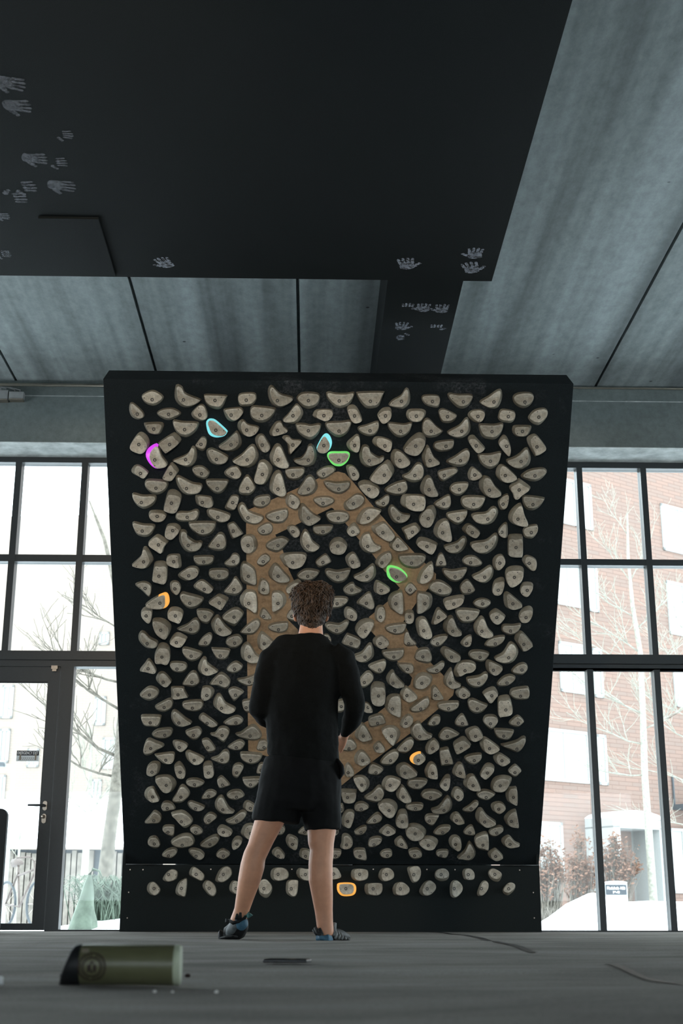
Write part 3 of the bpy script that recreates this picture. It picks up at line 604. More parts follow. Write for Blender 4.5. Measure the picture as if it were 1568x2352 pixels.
# ---- holds: row, wide side of the darker base, (lit colour), bolt place, outline round the bolt (mm on the board), size
HOLDS = '''1s -1088,3643 -72,22 -19,58 23,58 75,20 55,-23 5,-48 -49,-31 1204
1sw -877,3645 -53,93 -32,102 -5,83 15,44 111,3 114,-12 72,-44 23,-61 -29,-45 -62,8 1765
1s -666,3643 -76,26 -58,39 73,34 80,20 55,-44 27,-69 -29,-60 -66,-24 1414
1s -456,3646 -57,15 -36,44 48,50 68,31 68,-1 40,-41 -23,-51 -50,-35 1135
1sw -246,3646 -66,60 -55,95 -34,101 -7,71 28,43 97,26 109,5 76,-28 21,-56 -28,-43 -59,7 1714
1s -37,3648 -81,17 -49,49 0,56 62,49 80,22 63,-35 7,-66 -41,-50 -73,-11 1600
1s 171,3648 -91,47 -70,60 -28,52 41,50 96,59 105,42 77,-23 22,-57 -27,-49 -77,4 1768
1s 381,3648 -95,45 -79,60 81,65 90,47 62,-35 21,-57 -28,-55 -71,-8 1872
1se 591,3649 -86,-24 -58,8 -3,41 23,84 44,87 61,34 54,-23 14,-59 -35,-53 -81,-39 1363
1s 801,3649 -75,17 -56,42 21,44 49,29 54,-7 45,-43 17,-49 -46,-29 1015
1s 1010,3650 -109,43 -95,58 -43,50 48,50 68,31 45,-27 4,-54 -39,-46 -90,4 1468
1se 1217,3651 -96,-2 -40,37 13,77 41,87 52,74 58,24 34,-41 -15,-55 -65,-34 1432
1s 1427,3652 -82,31 -56,57 -7,66 42,61 63,33 53,-10 20,-43 -22,-48 -69,-15 1373
2sw -1192,3541 -50,66 -28,77 25,31 46,-1 41,-26 2,-43 -39,-23 -55,19 870
2s -981,3542 -82,3 -46,32 9,42 51,33 86,3 49,-28 0,-47 -48,-33 1068
2sw -770,3539 -57,12 -7,66 21,71 41,45 52,-12 22,-45 -20,-42 -50,-21 988
2sw -559,3541 -52,22 -41,40 39,51 70,49 85,20 59,-20 17,-51 -28,-35 1070
2s -352,3542 -80,37 -61,62 -19,63 85,50 97,32 71,-19 22,-55 -34,-56 -75,-20 1805
2se -141,3541 -70,-31 -35,9 14,74 35,78 66,35 68,-1 35,-51 0,-64 -56,-56 1320
2w 68,3543 -75,4 -49,38 41,41 64,20 53,-16 14,-44 -35,-31 -70,-14 957
2n 276,3543 -52,43 -35,71 -3,73 25,43 54,-25 44,-46 2,-54 -26,-29 956
2n 486,3545 -55,7 -21,50 28,56 43,22 37,-21 3,-54 -25,-54 -47,-22 866
2o 695,3546 -67,22 -48,44 -6,48 43,45 68,24 52,-27 18,-49 -31,-46 -64,-14 1139
2s 907,3544 -61,38 -41,54 -12,49 59,14 65,-8 40,-41 -1,-52 -37,-41 -56,2 1006
2sw 1114,3547 -67,15 -37,41 19,46 48,24 43,-16 16,-49 -26,-42 -59,-14 878
2s 1321,3549 -67,4 -48,48 29,39 49,20 47,-23 20,-49 -43,-42 -66,-21 994
2s 1528,3548 -69,-1 -31,46 31,61 61,40 57,-7 11,-60 -32,-55 -62,-26 1199
3o -1084,3438 -67,27 -54,41 40,46 67,35 68,14 44,-34 13,-45 -39,-31 1011
3s -875,3438 -82,50 -68,64 -16,55 81,51 98,33 73,-21 16,-61 -40,-47 -73,3 1718
3sw!c -664,3435 -67,41 -52,70 -28,75 3,63 72,-1 77,-19 54,-48 -6,-57 -51,-31 1399
3w -455,3437 -57,51 -32,71 -15,66 9,41 72,27 86,10 65,-27 16,-51 -33,-35 -63,12 1226
3w -246,3437 -52,-4 -14,54 24,60 42,29 72,1 63,-17 0,-40 -39,-47 -55,-29 939
3s -36,3438 -88,37 -70,48 -21,47 14,38 73,49 89,31 70,-27 29,-69 -14,-65 -70,-21 1625
3s 172,3438 -96,46 -76,61 15,65 71,73 87,55 65,-10 17,-49 -32,-44 -82,3 1718
3s 383,3440 -83,21 -27,40 42,65 60,58 61,11 37,-32 -12,-45 -68,-19 1140
3s 591,3440 -90,51 -75,60 23,50 65,61 81,49 60,-16 12,-51 -38,-39 -81,12 1456
3s 799,3442 -62,20 -55,70 -31,90 -6,78 37,35 81,3 78,-15 40,-45 -16,-55 -52,-27 1427
3se 1008,3444 -96,-6 -17,42 23,91 44,86 63,28 56,-15 22,-48 -27,-58 -81,-35 1467
3s 1214,3444 -92,39 -76,50 15,49 64,59 80,44 68,-14 35,-58 -7,-66 -65,-41 1675
3o 1423,3446 -68,21 -49,39 49,39 63,22 49,-21 22,-43 -34,-42 -64,-15 974
4ne -1188,3330 6,81 48,66 71,22 66,-18 33,-62 -2,-68 -64,-33 -41,25 1442
4ne -979,3331 -73,12 16,74 44,77 78,35 63,2 -23,-63 -43,-54 -74,-7 1343
4s -767,3332 -37,-5 2,49 30,48 42,21 32,-30 11,-52 -17,-42 -41,-16 606
4se -562,3333 -84,-8 -24,36 33,93 50,88 70,37 70,-7 38,-43 -18,-57 -67,-41 -88,-19 1518
4w -350,3332 -50,34 -29,71 6,73 30,39 57,-12 41,-49 5,-58 -30,-27 994
4w -141,3334 -74,45 -60,63 -28,62 -4,39 49,35 58,17 0,-49 -17,-77 -31,-64 -39,2 928
4ne!c 70,3333 -46,-9 -8,64 20,81 45,57 56,14 43,-30 8,-58 -31,-53 -47,-35 1047
4w 280,3335 -55,13 -14,57 14,77 32,64 40,6 30,-45 2,-55 -40,-31 909
4w 487,3334 -87,26 -67,59 -18,60 39,38 52,13 41,-35 13,-48 -65,-6 1094
4n 697,3337 -85,-23 -44,43 11,88 46,84 69,52 67,8 37,-51 -5,-73 -69,-52 1769
4s 905,3336 -87,-1 -65,29 41,44 57,26 50,-18 16,-40 -48,-46 -80,-26 1043
4n 1112,3340 -57,37 -48,67 -20,73 2,53 62,-13 56,-35 15,-55 -22,-21 875
4n 1320,3339 -56,21 -30,73 -9,73 14,40 34,-18 31,-66 17,-75 -25,-30 823
4w 1528,3338 -69,58 -42,81 -6,82 62,1 61,-29 3,-71 -12,-66 -59,14 1329
5w!m -1083,3222 10,110 31,92 50,30 84,-21 83,-47 51,-62 1,-68 -40,-33 -64,25 -43,76 1795
5se -873,3225 -88,-7 11,39 44,90 65,87 77,47 70,-12 37,-53 2,-60 -47,-42 -81,-21 1397
5sw -663,3229 -68,58 -46,75 -15,73 69,30 85,8 61,-32 11,-50 -38,-33 -65,14 1395
5se -453,3228 -102,-8 -36,40 20,99 49,103 76,48 76,4 48,-44 -2,-65 -58,-52 -100,-23 1946
5w -243,3230 -56,32 -24,99 4,110 28,84 67,-10 79,-40 67,-62 11,-66 -39,-41 -56,-4 1701
5se -35,3230 -102,1 -49,16 -14,64 -1,104 24,110 49,72 58,20 43,-31 0,-57 -56,-47 -95,-21 1572
5s!g 174,3230 -81,29 -61,54 3,57 59,56 76,34 60,-14 18,-48 -31,-44 -67,-8 1347
5sw 382,3230 -68,45 -51,100 -23,109 2,89 6,64 63,24 95,33 107,13 78,-24 1,-57 -49,-32 -67,16 1748
5w 592,3232 -63,30 -50,67 -22,75 21,53 72,-5 73,-27 38,-53 -11,-61 -55,-21 1346
5w 799,3233 -55,46 -35,101 -11,101 24,32 68,-12 65,-30 -9,-57 -30,-50 -53,2 1236
5s 1008,3235 -95,-6 -37,31 11,68 46,83 67,47 57,-12 23,-46 -33,-50 -84,-28 1365
5s 1214,3234 -87,34 -73,50 -10,49 67,66 75,50 65,-16 31,-57 -11,-64 -63,-25 1536
5se 1425,3234 -100,6 -56,25 -15,51 25,92 47,89 69,30 61,-29 13,-66 -37,-59 -89,-23 1711
6w -1185,3122 -63,22 -37,55 -2,55 50,15 53,-3 20,-42 -19,-26 -56,-4 784
6ne -977,3123 -57,-26 -5,66 16,74 54,26 46,0 9,-52 -23,-56 -54,-45 924
6s -767,3124 -65,30 -33,54 9,52 48,20 56,-2 32,-41 -3,-43 -48,-17 889
6sw -557,3125 -56,5 -24,39 18,54 43,48 66,-1 46,-38 10,-48 -39,-24 889
6e -349,3125 -42,25 -24,85 11,100 46,78 71,34 53,-25 17,-78 -25,-78 -60,-49 1687
6s -140,3122 -55,27 -28,46 63,52 83,35 78,2 50,-35 0,-48 -42,-29 1102
6s 71,3128 -50,8 -6,46 50,57 82,35 79,17 37,-20 -5,-42 -34,-32 865
6w 278,3127 -54,48 -37,66 -1,59 31,22 41,-14 22,-44 -13,-45 -35,-15 748
6ne 488,3127 -99,-25 -49,46 7,98 35,100 67,47 66,3 18,-57 -32,-69 -89,-47 1880
6s 698,3126 -88,-7 -38,20 3,79 28,90 53,72 65,21 50,-39 -7,-60 -64,-40 1415
6s 901,3127 -45,13 -24,35 67,56 95,36 90,14 42,-23 -7,-50 -32,-31 952
6w 1112,3131 -47,11 -31,48 -6,52 50,4 47,-18 9,-41 -30,-43 -45,-19 686
6w 1322,3131 -63,28 -50,65 -22,76 22,47 83,-12 77,-34 28,-57 -22,-50 -60,-9 1318
6s 1527,3131 -94,-1 -39,40 45,55 82,38 80,8 37,-37 -13,-48 -78,-27 1279
7s -1081,3019 -80,28 -67,54 -31,61 67,51 84,25 65,-23 15,-55 -35,-46 -72,-6 1496
7sw -872,3019 -75,74 -56,90 -29,78 41,41 98,31 111,8 89,-36 32,-57 -24,-45 -65,14 1730
7s -661,3020 -81,42 -63,62 65,61 80,43 56,-13 13,-48 -29,-36 -67,5 1334
7s -452,3023 -11,90 18,78 53,15 52,-14 17,-56 -33,-58 -61,-38 -57,7 1230
7w -243,3020 -59,20 -46,79 -18,124 14,128 35,87 50,21 60,-32 39,-58 -11,-55 -53,-25 1685
7se -33,3021 -78,-18 -36,50 -8,91 21,96 56,50 64,6 36,-39 -21,-58 -71,-44 1487
7s 176,3023 -107,46 -82,57 -11,47 67,55 83,36 68,-8 18,-42 -39,-35 -89,5 1391
7n 384,3021 -77,31 -42,62 8,57 58,32 79,-5 67,-43 25,-66 -26,-36 1301
7s 595,3023 -102,-3 -39,42 25,63 46,54 60,2 35,-39 -22,-53 -80,-37 1290
7w 800,3024 -61,17 -35,84 -7,99 19,77 42,18 69,-38 55,-53 -2,-58 -49,-32 1356
7s 1010,3026 -68,-2 -37,43 48,51 65,33 51,-12 9,-50 -34,-47 981
7w 1217,3025 -72,42 -61,87 -34,100 3,84 41,28 87,-20 81,-46 25,-63 -26,-47 -64,1 1649
7n 1424,3028 -67,18 -11,75 18,64 78,19 79,1 24,-41 -3,-71 -28,-71 -41,-34 1287
8s -1185,2914 -65,53 -47,65 12,50 90,51 105,25 81,-24 23,-55 -26,-36 -56,8 1428
8n -978,2912 -28,69 -3,92 33,88 69,55 66,10 36,-65 0,-78 -49,-62 -58,-43 1619
8w -766,2916 -49,37 -34,51 54,42 68,27 78,-14 60,-39 17,-41 -39,-19 946
8sw -556,2917 -54,-34 -14,41 15,53 40,45 43,15 14,-56 -22,-64 -50,-53 764
8s -346,2917 -70,5 -42,43 29,57 50,44 52,10 36,-20 -14,-47 -64,-32 953
8w -140,2919 -53,17 -29,66 0,62 43,29 50,-5 22,-50 -36,-32 847
8s 69,2917 -69,28 -30,47 41,48 80,22 70,-5 27,-31 -15,-35 -58,-2 933
8sw 279,2917 -66,-1 -34,30 22,71 65,61 79,27 45,-22 -25,-60 -61,-46 1203
8s 487,2919 -59,7 -21,30 21,62 42,49 37,-7 2,-41 -41,-27 643
8w 696,2918 -91,17 -73,62 -16,67 62,63 84,41 86,-12 66,-50 -13,-54 -78,-21 1854
8s 905,2920 -69,-6 -21,36 28,65 47,51 53,-12 26,-48 -25,-43 888
8s 1113,2921 -89,26 -72,52 -15,60 71,53 83,35 61,-26 19,-55 -39,-49 -80,-16 1560
8sw 1319,2921 -35,13 -13,50 25,73 40,54 33,-17 6,-50 -19,-40 635
8s 1526,2922 -76,43 -56,64 74,48 81,29 50,-24 1,-51 -51,-32 1273
9n -1080,2812 -59,18 -40,39 31,39 66,16 58,-18 29,-40 -21,-40 -56,-12 831
9s -872,2809 -84,-1 -63,36 15,38 51,53 76,51 84,23 64,-30 13,-41 -51,-40 -79,-23 1229
9sw -660,2811 -79,37 -61,60 -25,59 74,27 91,5 73,-30 23,-51 -27,-34 -69,-1 1284
9sw -451,2809 -71,82 -45,107 -21,94 8,49 100,12 107,-10 71,-49 28,-57 -29,-34 -67,33 1597
9s -244,2811 -88,14 -38,45 55,66 73,42 69,-3 34,-45 -31,-49 -77,-20 1348
9w -32,2811 -68,73 -51,101 -29,96 28,36 86,2 86,-13 36,-51 -7,-65 -57,-29 -72,20 1563
9s 176,2811 -88,18 -65,43 6,53 64,38 79,1 51,-41 -6,-53 -64,-35 1339
9w 385,2812 -84,-16 -52,45 4,77 83,61 87,46 49,4 -1,-38 -72,-50 1331
9sw 593,2814 -71,60 -54,92 -32,87 19,38 77,27 86,12 57,-30 7,-49 -36,-31 -66,18 1279
9ne 802,2814 -63,1 -22,69 28,92 46,74 59,21 33,-51 -10,-72 -50,-48 1363
9s 1010,2815 -83,24 -64,41 43,59 66,48 60,3 26,-43 -17,-51 -69,-10 1151
9se 1217,2814 -116,20 -85,39 -13,47 21,81 49,87 72,59 71,21 41,-32 -15,-53 -81,-33 1619
9w 1427,2815 -65,13 -45,66 3,110 25,101 47,29 78,-39 63,-60 -2,-55 -50,-29 1556
10s -1186,2705 -70,49 -53,64 7,49 78,45 89,20 61,-34 18,-53 -39,-35 -62,11 1301
10ne -975,2709 -41,32 -12,47 31,44 58,13 44,-21 -8,-71 -50,-56 -58,-29 951
10s -767,2708 -99,49 -77,64 73,67 95,43 71,-18 13,-49 -37,-38 -86,11 1685
10sw -555,2708 -39,47 -17,58 11,59 64,-13 64,-28 3,-65 -15,-56 -39,20 856
10s -346,2708 -44,7 -8,46 42,63 67,31 63,-7 34,-34 -16,-34 764
10w -139,2706 -43,22 -14,46 21,38 50,4 47,-30 15,-51 -7,-38 579
10s 71,2709 -72,17 -53,42 55,46 71,30 48,-13 -2,-38 -59,-25 904
10n 279,2707 -43,9 -10,59 19,63 51,10 42,-13 -1,-34 -30,-22 605
10w 488,2707 -81,37 -53,53 -10,74 18,69 85,-15 79,-45 51,-71 -7,-54 -66,-8 1510
10o 695,2711 -74,12 -66,28 12,63 38,51 57,6 -20,-64 -38,-65 -53,-26 1006
10w 905,2710 -62,7 -42,68 7,99 40,84 61,8 71,-53 50,-76 -8,-61 -49,-31 1618
10w 1114,2710 -72,24 -42,61 -6,55 50,10 55,-13 27,-46 -24,-29 -61,1 838
10e 1321,2714 -25,7 -4,46 24,70 40,54 45,-38 23,-48 -14,-27 576
10s 1528,2714 -57,16 -37,43 27,57 47,40 45,-6 12,-50 -39,-45 -54,-14 866
11ne -1077,2603 -74,3 -20,65 9,69 67,27 65,8 43,-19 27,-65 12,-69 -19,-46 1141
11sw -869,2602 -63,78 -48,111 -19,107 -5,86 -6,67 51,26 90,30 101,3 71,-43 20,-64 -30,-44 -64,21 1645
11s -661,2602 -72,-8 -6,80 23,93 48,69 60,8 43,-38 -1,-51 -51,-39 -72,-24 1263
11e -452,2604 -54,26 -32,65 8,78 44,65 68,8 50,-50 -1,-65 -40,-35 1274
11s -243,2605 -86,3 -40,42 25,63 68,46 79,27 40,-27 -11,-60 -76,-35 1273
11sw -34,2603 -54,61 -33,111 -15,120 7,92 32,39 81,-3 79,-22 40,-56 -11,-50 -50,0 1398
11n 175,2605 -61,0 -33,46 10,59 46,39 69,-3 48,-53 5,-67 -46,-50 1167
11sw 384,2605 -58,32 -34,86 9,101 24,63 54,17 95,-2 94,-21 41,-60 -17,-52 -54,-10 1479
11w 594,2607 -62,9 -27,55 5,63 73,-9 70,-29 12,-43 -39,-30 904
11n 800,2606 -75,26 -56,61 -6,58 68,24 76,1 49,-54 27,-60 -17,-35 -69,3 1168
11se 1012,2605 -94,-2 -57,17 0,37 35,72 60,68 71,22 46,-32 -3,-62 -62,-48 1246
11se 1219,2607 -115,21 -76,36 -5,48 51,95 73,95 84,45 64,-16 1,-63 -65,-52 -107,-10 1823
11n 1426,2605 -57,71 -40,90 32,91 48,68 54,-59 35,-76 -38,-71 -53,-44 1664
12e -1184,2476 -84,-25 -18,41 -2,98 17,110 41,80 68,18 59,-13 15,-56 -36,-52 -82,-37 1351
12e -974,2477 -52,19 -33,48 32,53 46,39 53,-34 36,-56 -14,-43 -50,-20 893
12s -764,2477 -73,20 -60,40 55,44 73,25 65,-10 36,-31 -37,-36 -65,-11 942
12s -556,2480 -64,-12 -27,23 -5,56 24,58 45,31 41,-19 8,-48 -35,-49 -60,-31 791
12s -347,2481 -45,-4 -16,42 20,58 49,31 46,4 -2,-43 -38,-31 593
12w -140,2479 -93,42 -49,65 59,70 95,59 99,28 67,-30 2,-54 -49,-39 -78,-1 1750
12s 72,2479 -51,5 7,58 28,56 58,10 51,-10 -14,-45 -40,-34 690
12w 280,2482 -51,27 -21,64 15,67 56,-7 53,-34 2,-54 -34,-27 870
12w 487,2480 -48,-4 -18,50 46,84 69,59 63,20 13,-43 -30,-35 887
12s 695,2482 -96,42 -67,61 56,66 100,51 101,12 60,-42 2,-50 -65,-24 1726
12s 904,2483 -28,27 -15,64 11,64 41,-11 29,-35 -29,-38 -37,-20 561
12s 1113,2485 -59,11 -31,46 27,48 80,4 78,-23 31,-40 -35,-24 855
12w 1319,2484 -50,14 -27,52 13,61 39,22 35,-17 -6,-62 -40,-41 745
12w 1527,2484 -49,15 -34,50 -2,54 51,20 52,-46 27,-64 -11,-39 775
13n -1080,2370 -34,79 -19,102 36,105 60,76 57,-21 38,-63 -12,-53 -48,-42 -50,-18 1494
13sw -871,2373 -78,-1 -24,46 12,66 56,63 74,32 54,-15 -5,-47 -55,-35 1098
13s -659,2374 -74,15 -55,46 46,49 73,16 60,-27 16,-48 -42,-39 -70,-12 1113
13sw -452,2374 -56,63 -37,104 -9,99 49,45 59,-60 48,-80 -3,-77 -53,-42 1601
13w -243,2376 -69,24 -40,79 -11,91 40,33 84,-21 69,-49 -4,-53 -58,-22 1340
13s -34,2375 -77,3 -31,46 19,53 77,40 85,20 49,-27 -2,-47 -60,-32 1091
13s 177,2374 -90,41 -68,56 -3,44 84,60 94,42 71,-24 20,-58 -31,-49 -82,2 1467
13se 384,2378 -95,-1 -28,35 29,86 50,86 65,36 60,-11 17,-53 -41,-51 -85,-24 1320
13sw!g 593,2376 -71,54 -57,77 -20,76 31,55 76,8 70,-19 27,-51 -17,-47 -62,-8 1294
13w 801,2379 -61,-18 -34,45 22,104 48,96 53,14 20,-41 -38,-64 -60,-49 1190
13s 1007,2379 -92,46 -77,58 -22,49 72,65 87,47 61,-15 18,-47 -33,-39 -79,7 1312
13se 1217,2379 -91,1 -35,36 22,80 47,80 65,41 55,-14 14,-53 -38,-46 1216
13n 1427,2380 -64,10 -56,57 -13,78 53,73 70,34 52,-36 -12,-80 -46,-53 1502
14sw -1181,2273 -72,23 -35,45 9,47 44,16 34,-59 19,-70 -23,-24 738
14w -972,2270 -34,39 -4,59 28,47 44,8 30,-35 4,-53 -28,-20 590
14sw -764,2270 -77,21 -39,60 -2,66 58,14 62,-10 28,-44 -19,-30 -65,-3 933
14s -555,2270 -71,-16 -23,43 6,92 24,86 63,12 48,-31 12,-55 -46,-47 -72,-28 1155
14w -347,2269 -39,5 -24,76 5,80 38,45 43,-18 20,-38 -31,-34 735
14n -138,2270 -51,6 -7,53 36,77 60,54 58,18 22,-13 -36,-29 677
14s 73,2294 -29,8 0,31 36,20 59,-19 44,-51 0,-47 460
14s 279,2272 -61,3 -24,43 9,55 27,28 74,-3 58,-31 -1,-54 -45,-36 851
14w 488,2269 -55,11 -44,66 -15,68 60,16 53,-15 2,-37 -42,-24 803
14s 694,2273 -39,9 -2,57 47,10 44,-6 2,-50 -32,-22 511
14s 903,2275 -81,9 -54,64 -3,74 57,41 90,2 75,-41 24,-56 -43,-30 1421
14s 1114,2275 -69,18 -45,65 -9,77 38,11 39,-13 3,-39 -48,-37 839
14n 1319,2278 -42,-14 -31,64 11,92 41,84 44,33 25,-30 -18,-42 825
14n 1526,2278 -50,10 -32,53 26,55 44,26 24,-29 -4,-53 -42,-29 703
15e!o -1079,2164 -102,-11 -39,37 13,65 46,73 64,41 62,-14 24,-50 -63,-48 -99,-35 1331
15s -868,2166 -72,52 -53,80 -17,72 85,42 99,18 69,-30 17,-54 -26,-42 -62,5 1449
15ne -660,2167 -75,6 -28,46 1,63 52,42 66,19 21,-53 3,-55 -37,-29 -69,-10 965
15w -451,2167 -41,75 -12,98 54,75 57,-75 2,-59 -49,-28 -65,27 1481
15e -243,2168 -44,-36 -44,75 -4,91 40,75 61,20 40,-35 -18,-71 -44,-64 1247
15s 176,2167 -57,23 -14,49 59,48 82,28 67,-7 17,-41 -42,-40 917
15sw 384,2172 -69,0 -17,59 19,85 38,59 60,-11 51,-51 25,-59 -45,-24 1046
15w 593,2172 -57,13 -36,68 14,92 47,85 56,-73 27,-86 -33,-50 1410
15e 801,2174 -56,-70 -58,76 -21,84 38,69 56,22 42,-42 -15,-84 -52,-81 1475
15n 1007,2171 -76,21 -42,45 45,64 75,54 73,18 41,-18 -31,-46 -57,-38 1061
15s 1214,2172 -69,2 -36,34 15,38 57,15 54,-13 12,-45 -40,-34 695
15w 1428,2176 -66,31 -62,79 -36,83 14,44 68,-7 66,-31 4,-53 -48,-32 1084
16n -1181,2062 -32,39 -5,63 38,52 44,16 31,-48 13,-61 -16,-36 -37,0 685
16n -973,2065 -54,26 -31,58 13,62 52,38 55,-1 31,-59 2,-53 -48,-30 -59,-6 985
16s -763,2060 -61,37 -44,55 21,53 61,30 63,10 27,-58 -10,-62 -46,-27 1015
16s -556,2061 -88,-7 -32,49 19,68 63,38 65,6 18,-70 -12,-82 -67,-47 1370
16w -346,2062 -29,22 -11,62 15,54 55,-5 51,-21 4,-25 -29,-2 463
16s -145,2066 -37,4 -7,52 36,60 44,-20 15,-48 -29,-28 587
16w 280,2066 -54,38 -36,70 0,62 38,27 41,-13 17,-37 -42,-18 683
16w 487,2064 -41,33 -24,81 13,85 34,50 30,-14 1,-46 -36,-23 715
16n 696,2067 -36,24 -18,48 18,48 33,16 29,-40 0,-56 -30,-40 546
16w 902,2066 -48,-46 -22,50 -1,72 19,54 61,15 54,-5 -3,-50 -36,-66 765
16s 1110,2066 -88,35 -77,66 -18,69 78,56 87,33 60,-28 10,-52 -50,-40 1490
16n 1319,2068 -55,20 -27,56 2,60 62,12 58,-12 15,-56 -30,-36 813
16n 1529,2069 -50,12 -31,60 19,84 48,60 46,12 19,-36 -25,-42 -45,-20 844
17ne -1079,1956 -62,63 -37,86 21,80 68,40 72,-4 39,-74 3,-64 -40,-20 1393
17s -867,1961 -97,3 -23,40 26,82 52,80 69,32 57,-24 12,-50 -61,-28 -94,-13 1210
17w -658,1961 -59,65 -25,107 -4,101 39,34 87,-14 79,-34 23,-56 -35,-39 -64,21 1368
17s -450,1960 -63,-20 -14,36 52,84 80,60 77,21 37,-36 -15,-48 -59,-36 1014
17s -240,1963 -77,18 -37,46 59,59 70,35 59,-13 7,-34 -59,-14 894
17s 175,1961 -84,38 -54,58 19,49 70,77 91,55 64,-9 13,-43 -39,-26 -76,10 1185
17nw 385,1957 -78,16 -51,68 0,92 51,80 57,48 17,-28 -19,-60 -64,-29 1252
17s 593,1963 -74,12 -45,40 72,57 83,33 67,-24 9,-44 -51,-20 1016
17w 799,1964 -59,56 -42,96 2,100 33,56 65,-32 52,-64 8,-72 -38,-40 1362
17w 1008,1961 -70,36 -52,92 -20,116 3,100 32,28 69,-16 57,-40 -2,-48 -55,-12 1260
17w 1217,1963 -60,28 -39,84 -11,112 16,92 46,20 87,-28 72,-52 13,-60 -41,-28 1355
17s 1423,1964 -64,20 -51,46 16,46 67,54 78,33 50,-24 -1,-43 -55,-16 905
18sw -1180,1850 -63,52 -41,92 -12,84 23,44 70,17 78,-12 50,-48 -9,-44 -55,4 1143
18n -971,1857 -51,2 -17,59 20,72 71,43 78,27 40,-30 3,-38 -41,-18 870
18s -763,1855 -53,-10 -19,43 26,75 47,63 48,27 24,-26 -13,-38 -46,-30 672
18s -554,1856 -66,2 -44,42 23,63 56,27 52,-9 14,-46 -30,-49 -59,-22 906
18w -343,1854 -51,29 -29,82 -7,86 85,-2 81,-26 22,-59 -37,-51 1211
18s 107,1895 -22,24 7,28 30,-8 26,-40 -22,-32 264
18s 281,1858 -67,1 -34,70 -20,74 65,30 64,-34 42,-55 -48,-19 1028
18w 489,1859 -52,22 -20,55 17,59 63,15 60,-17 12,-48 -40,-22 782
18s 695,1858 -36,16 -27,89 -5,93 11,49 57,0 50,-20 -1,-28 -28,-16 617
18s 903,1860 -51,12 -23,52 43,69 75,61 67,29 25,-24 -19,-35 -46,-12 786
18w 1112,1861 -40,8 -10,48 27,65 39,41 30,-16 -6,-32 -37,-12 465
18s 1319,1862 -74,-5 -31,44 50,63 72,49 54,0 -4,-37 -64,-29 842
18w 1525,1861 -68,42 -53,83 -17,95 63,3 61,-22 11,-64 -8,-59 -61,18 1131
19n -1077,1746 -43,44 -16,97 29,99 57,61 59,-20 35,-65 -5,-53 -50,-53 -56,-4 1368
19s -868,1753 -66,43 -52,64 -12,59 69,31 81,11 53,-34 0,-52 -36,-30 -61,10 1050
19s -659,1755 -64,50 -43,58 60,51 71,26 51,-26 14,-43 -30,-27 888
19w -450,1752 -64,34 -49,82 -19,108 7,91 50,18 87,-6 65,-47 -2,-55 -54,-23 1378
19se 383,1755 -82,4 -23,36 20,97 46,100 65,37 60,-12 9,-55 -44,-49 1212
19s 591,1756 -88,36 -68,48 50,61 73,57 71,5 38,-36 -21,-45 -74,-5 1161
19s 800,1758 -59,-4 -35,53 24,68 51,45 70,-20 51,-61 -17,-53 -55,-29 1115
19w 1007,1757 -81,38 -64,73 -34,71 50,22 72,-10 52,-41 -7,-47 -53,-11 1030
19s 1214,1756 -85,16 -62,48 -3,53 58,37 69,13 39,-37 2,-45 -59,-25 992
19se 1421,1756 -102,-3 -44,34 -4,107 18,118 57,83 72,27 42,-39 -17,-62 -85,-36 1628
20w -1180,1649 -60,-10 -21,43 2,76 24,60 59,-9 51,-38 21,-44 -31,-30 -57,-31 787
20s -972,1649 -54,20 -36,53 53,49 75,17 59,-24 21,-38 -30,-25 809
20w -761,1646 -43,65 -17,98 2,86 12,49 82,-8 81,-20 18,-51 -34,-45 -63,0 1107
20s -557,1650 -59,-3 -29,38 8,59 38,47 60,18 37,-23 -15,-43 -52,-27 716
20s 490,1651 -80,31 6,72 43,72 47,19 23,-30 -14,-41 -59,-10 882
20sw 693,1655 -78,40 -48,46 26,41 46,8 36,-29 -1,-45 -47,-13 672
20s 906,1650 -76,1 -18,30 33,67 56,55 50,14 7,-35 -53,-32 673
20sw 1110,1651 -80,-10 -51,55 0,74 61,64 83,28 57,-18 5,-34 -46,-66 -69,-56 1331
20w 1316,1654 -58,37 -49,73 -19,70 58,29 69,5 39,-37 3,-49 -44,-13 906
20s 1524,1656 -75,-9 -31,41 13,53 41,29 40,-12 4,-49 -56,-41 744
21w -1075,1544 -51,34 -24,74 13,71 60,14 59,-6 25,-44 -12,-40 -48,1 838
21s -867,1545 -71,-19 -25,59 6,85 35,76 58,10 48,-23 3,-48 -57,-36 999
21s -658,1547 -80,-15 -18,63 20,67 67,18 67,-23 44,-64 10,-56 -34,-36 -75,-32 1136
21s -451,1548 -91,18 -39,30 13,47 43,59 57,2 20,-35 -25,-40 -77,-11 805
21s 382,1550 -40,4 -4,66 33,88 64,54 66,13 28,-37 -16,-54 851
21w 590,1547 -50,33 -25,86 1,99 21,58 83,-12 80,-33 24,-48 -30,-17 965
21o 800,1549 -57,24 -14,74 46,70 80,33 57,-24 6,-62 -55,-46 1224
21w 1006,1550 -50,24 -26,82 3,119 15,91 37,17 83,-16 69,-37 17,-54 -37,-25 1032
21s 1214,1551 -91,33 -52,45 7,58 43,84 66,70 65,25 34,-29 -18,-50 -72,-25 1156
21s 1421,1552 -71,-9 -35,41 17,64 59,46 57,13 14,-29 -53,-38 765
22s -1177,1442 -73,-9 -30,45 8,64 52,50 70,17 50,-29 4,-56 -40,-46 1009
22w -970,1443 -51,49 -36,60 39,58 46,42 71,-12 67,-24 -46,-44 -51,-13 905
22e -761,1438 -36,52 -21,70 24,69 53,40 51,3 26,-35 -16,-47 -44,-14 782
22s -553,1442 -54,29 -20,60 17,54 62,21 39,-8 -7,-57 -25,-46 703
22n 487,1446 -57,51 -40,97 5,103 47,77 54,-40 32,-81 -21,-82 -52,-49 1541
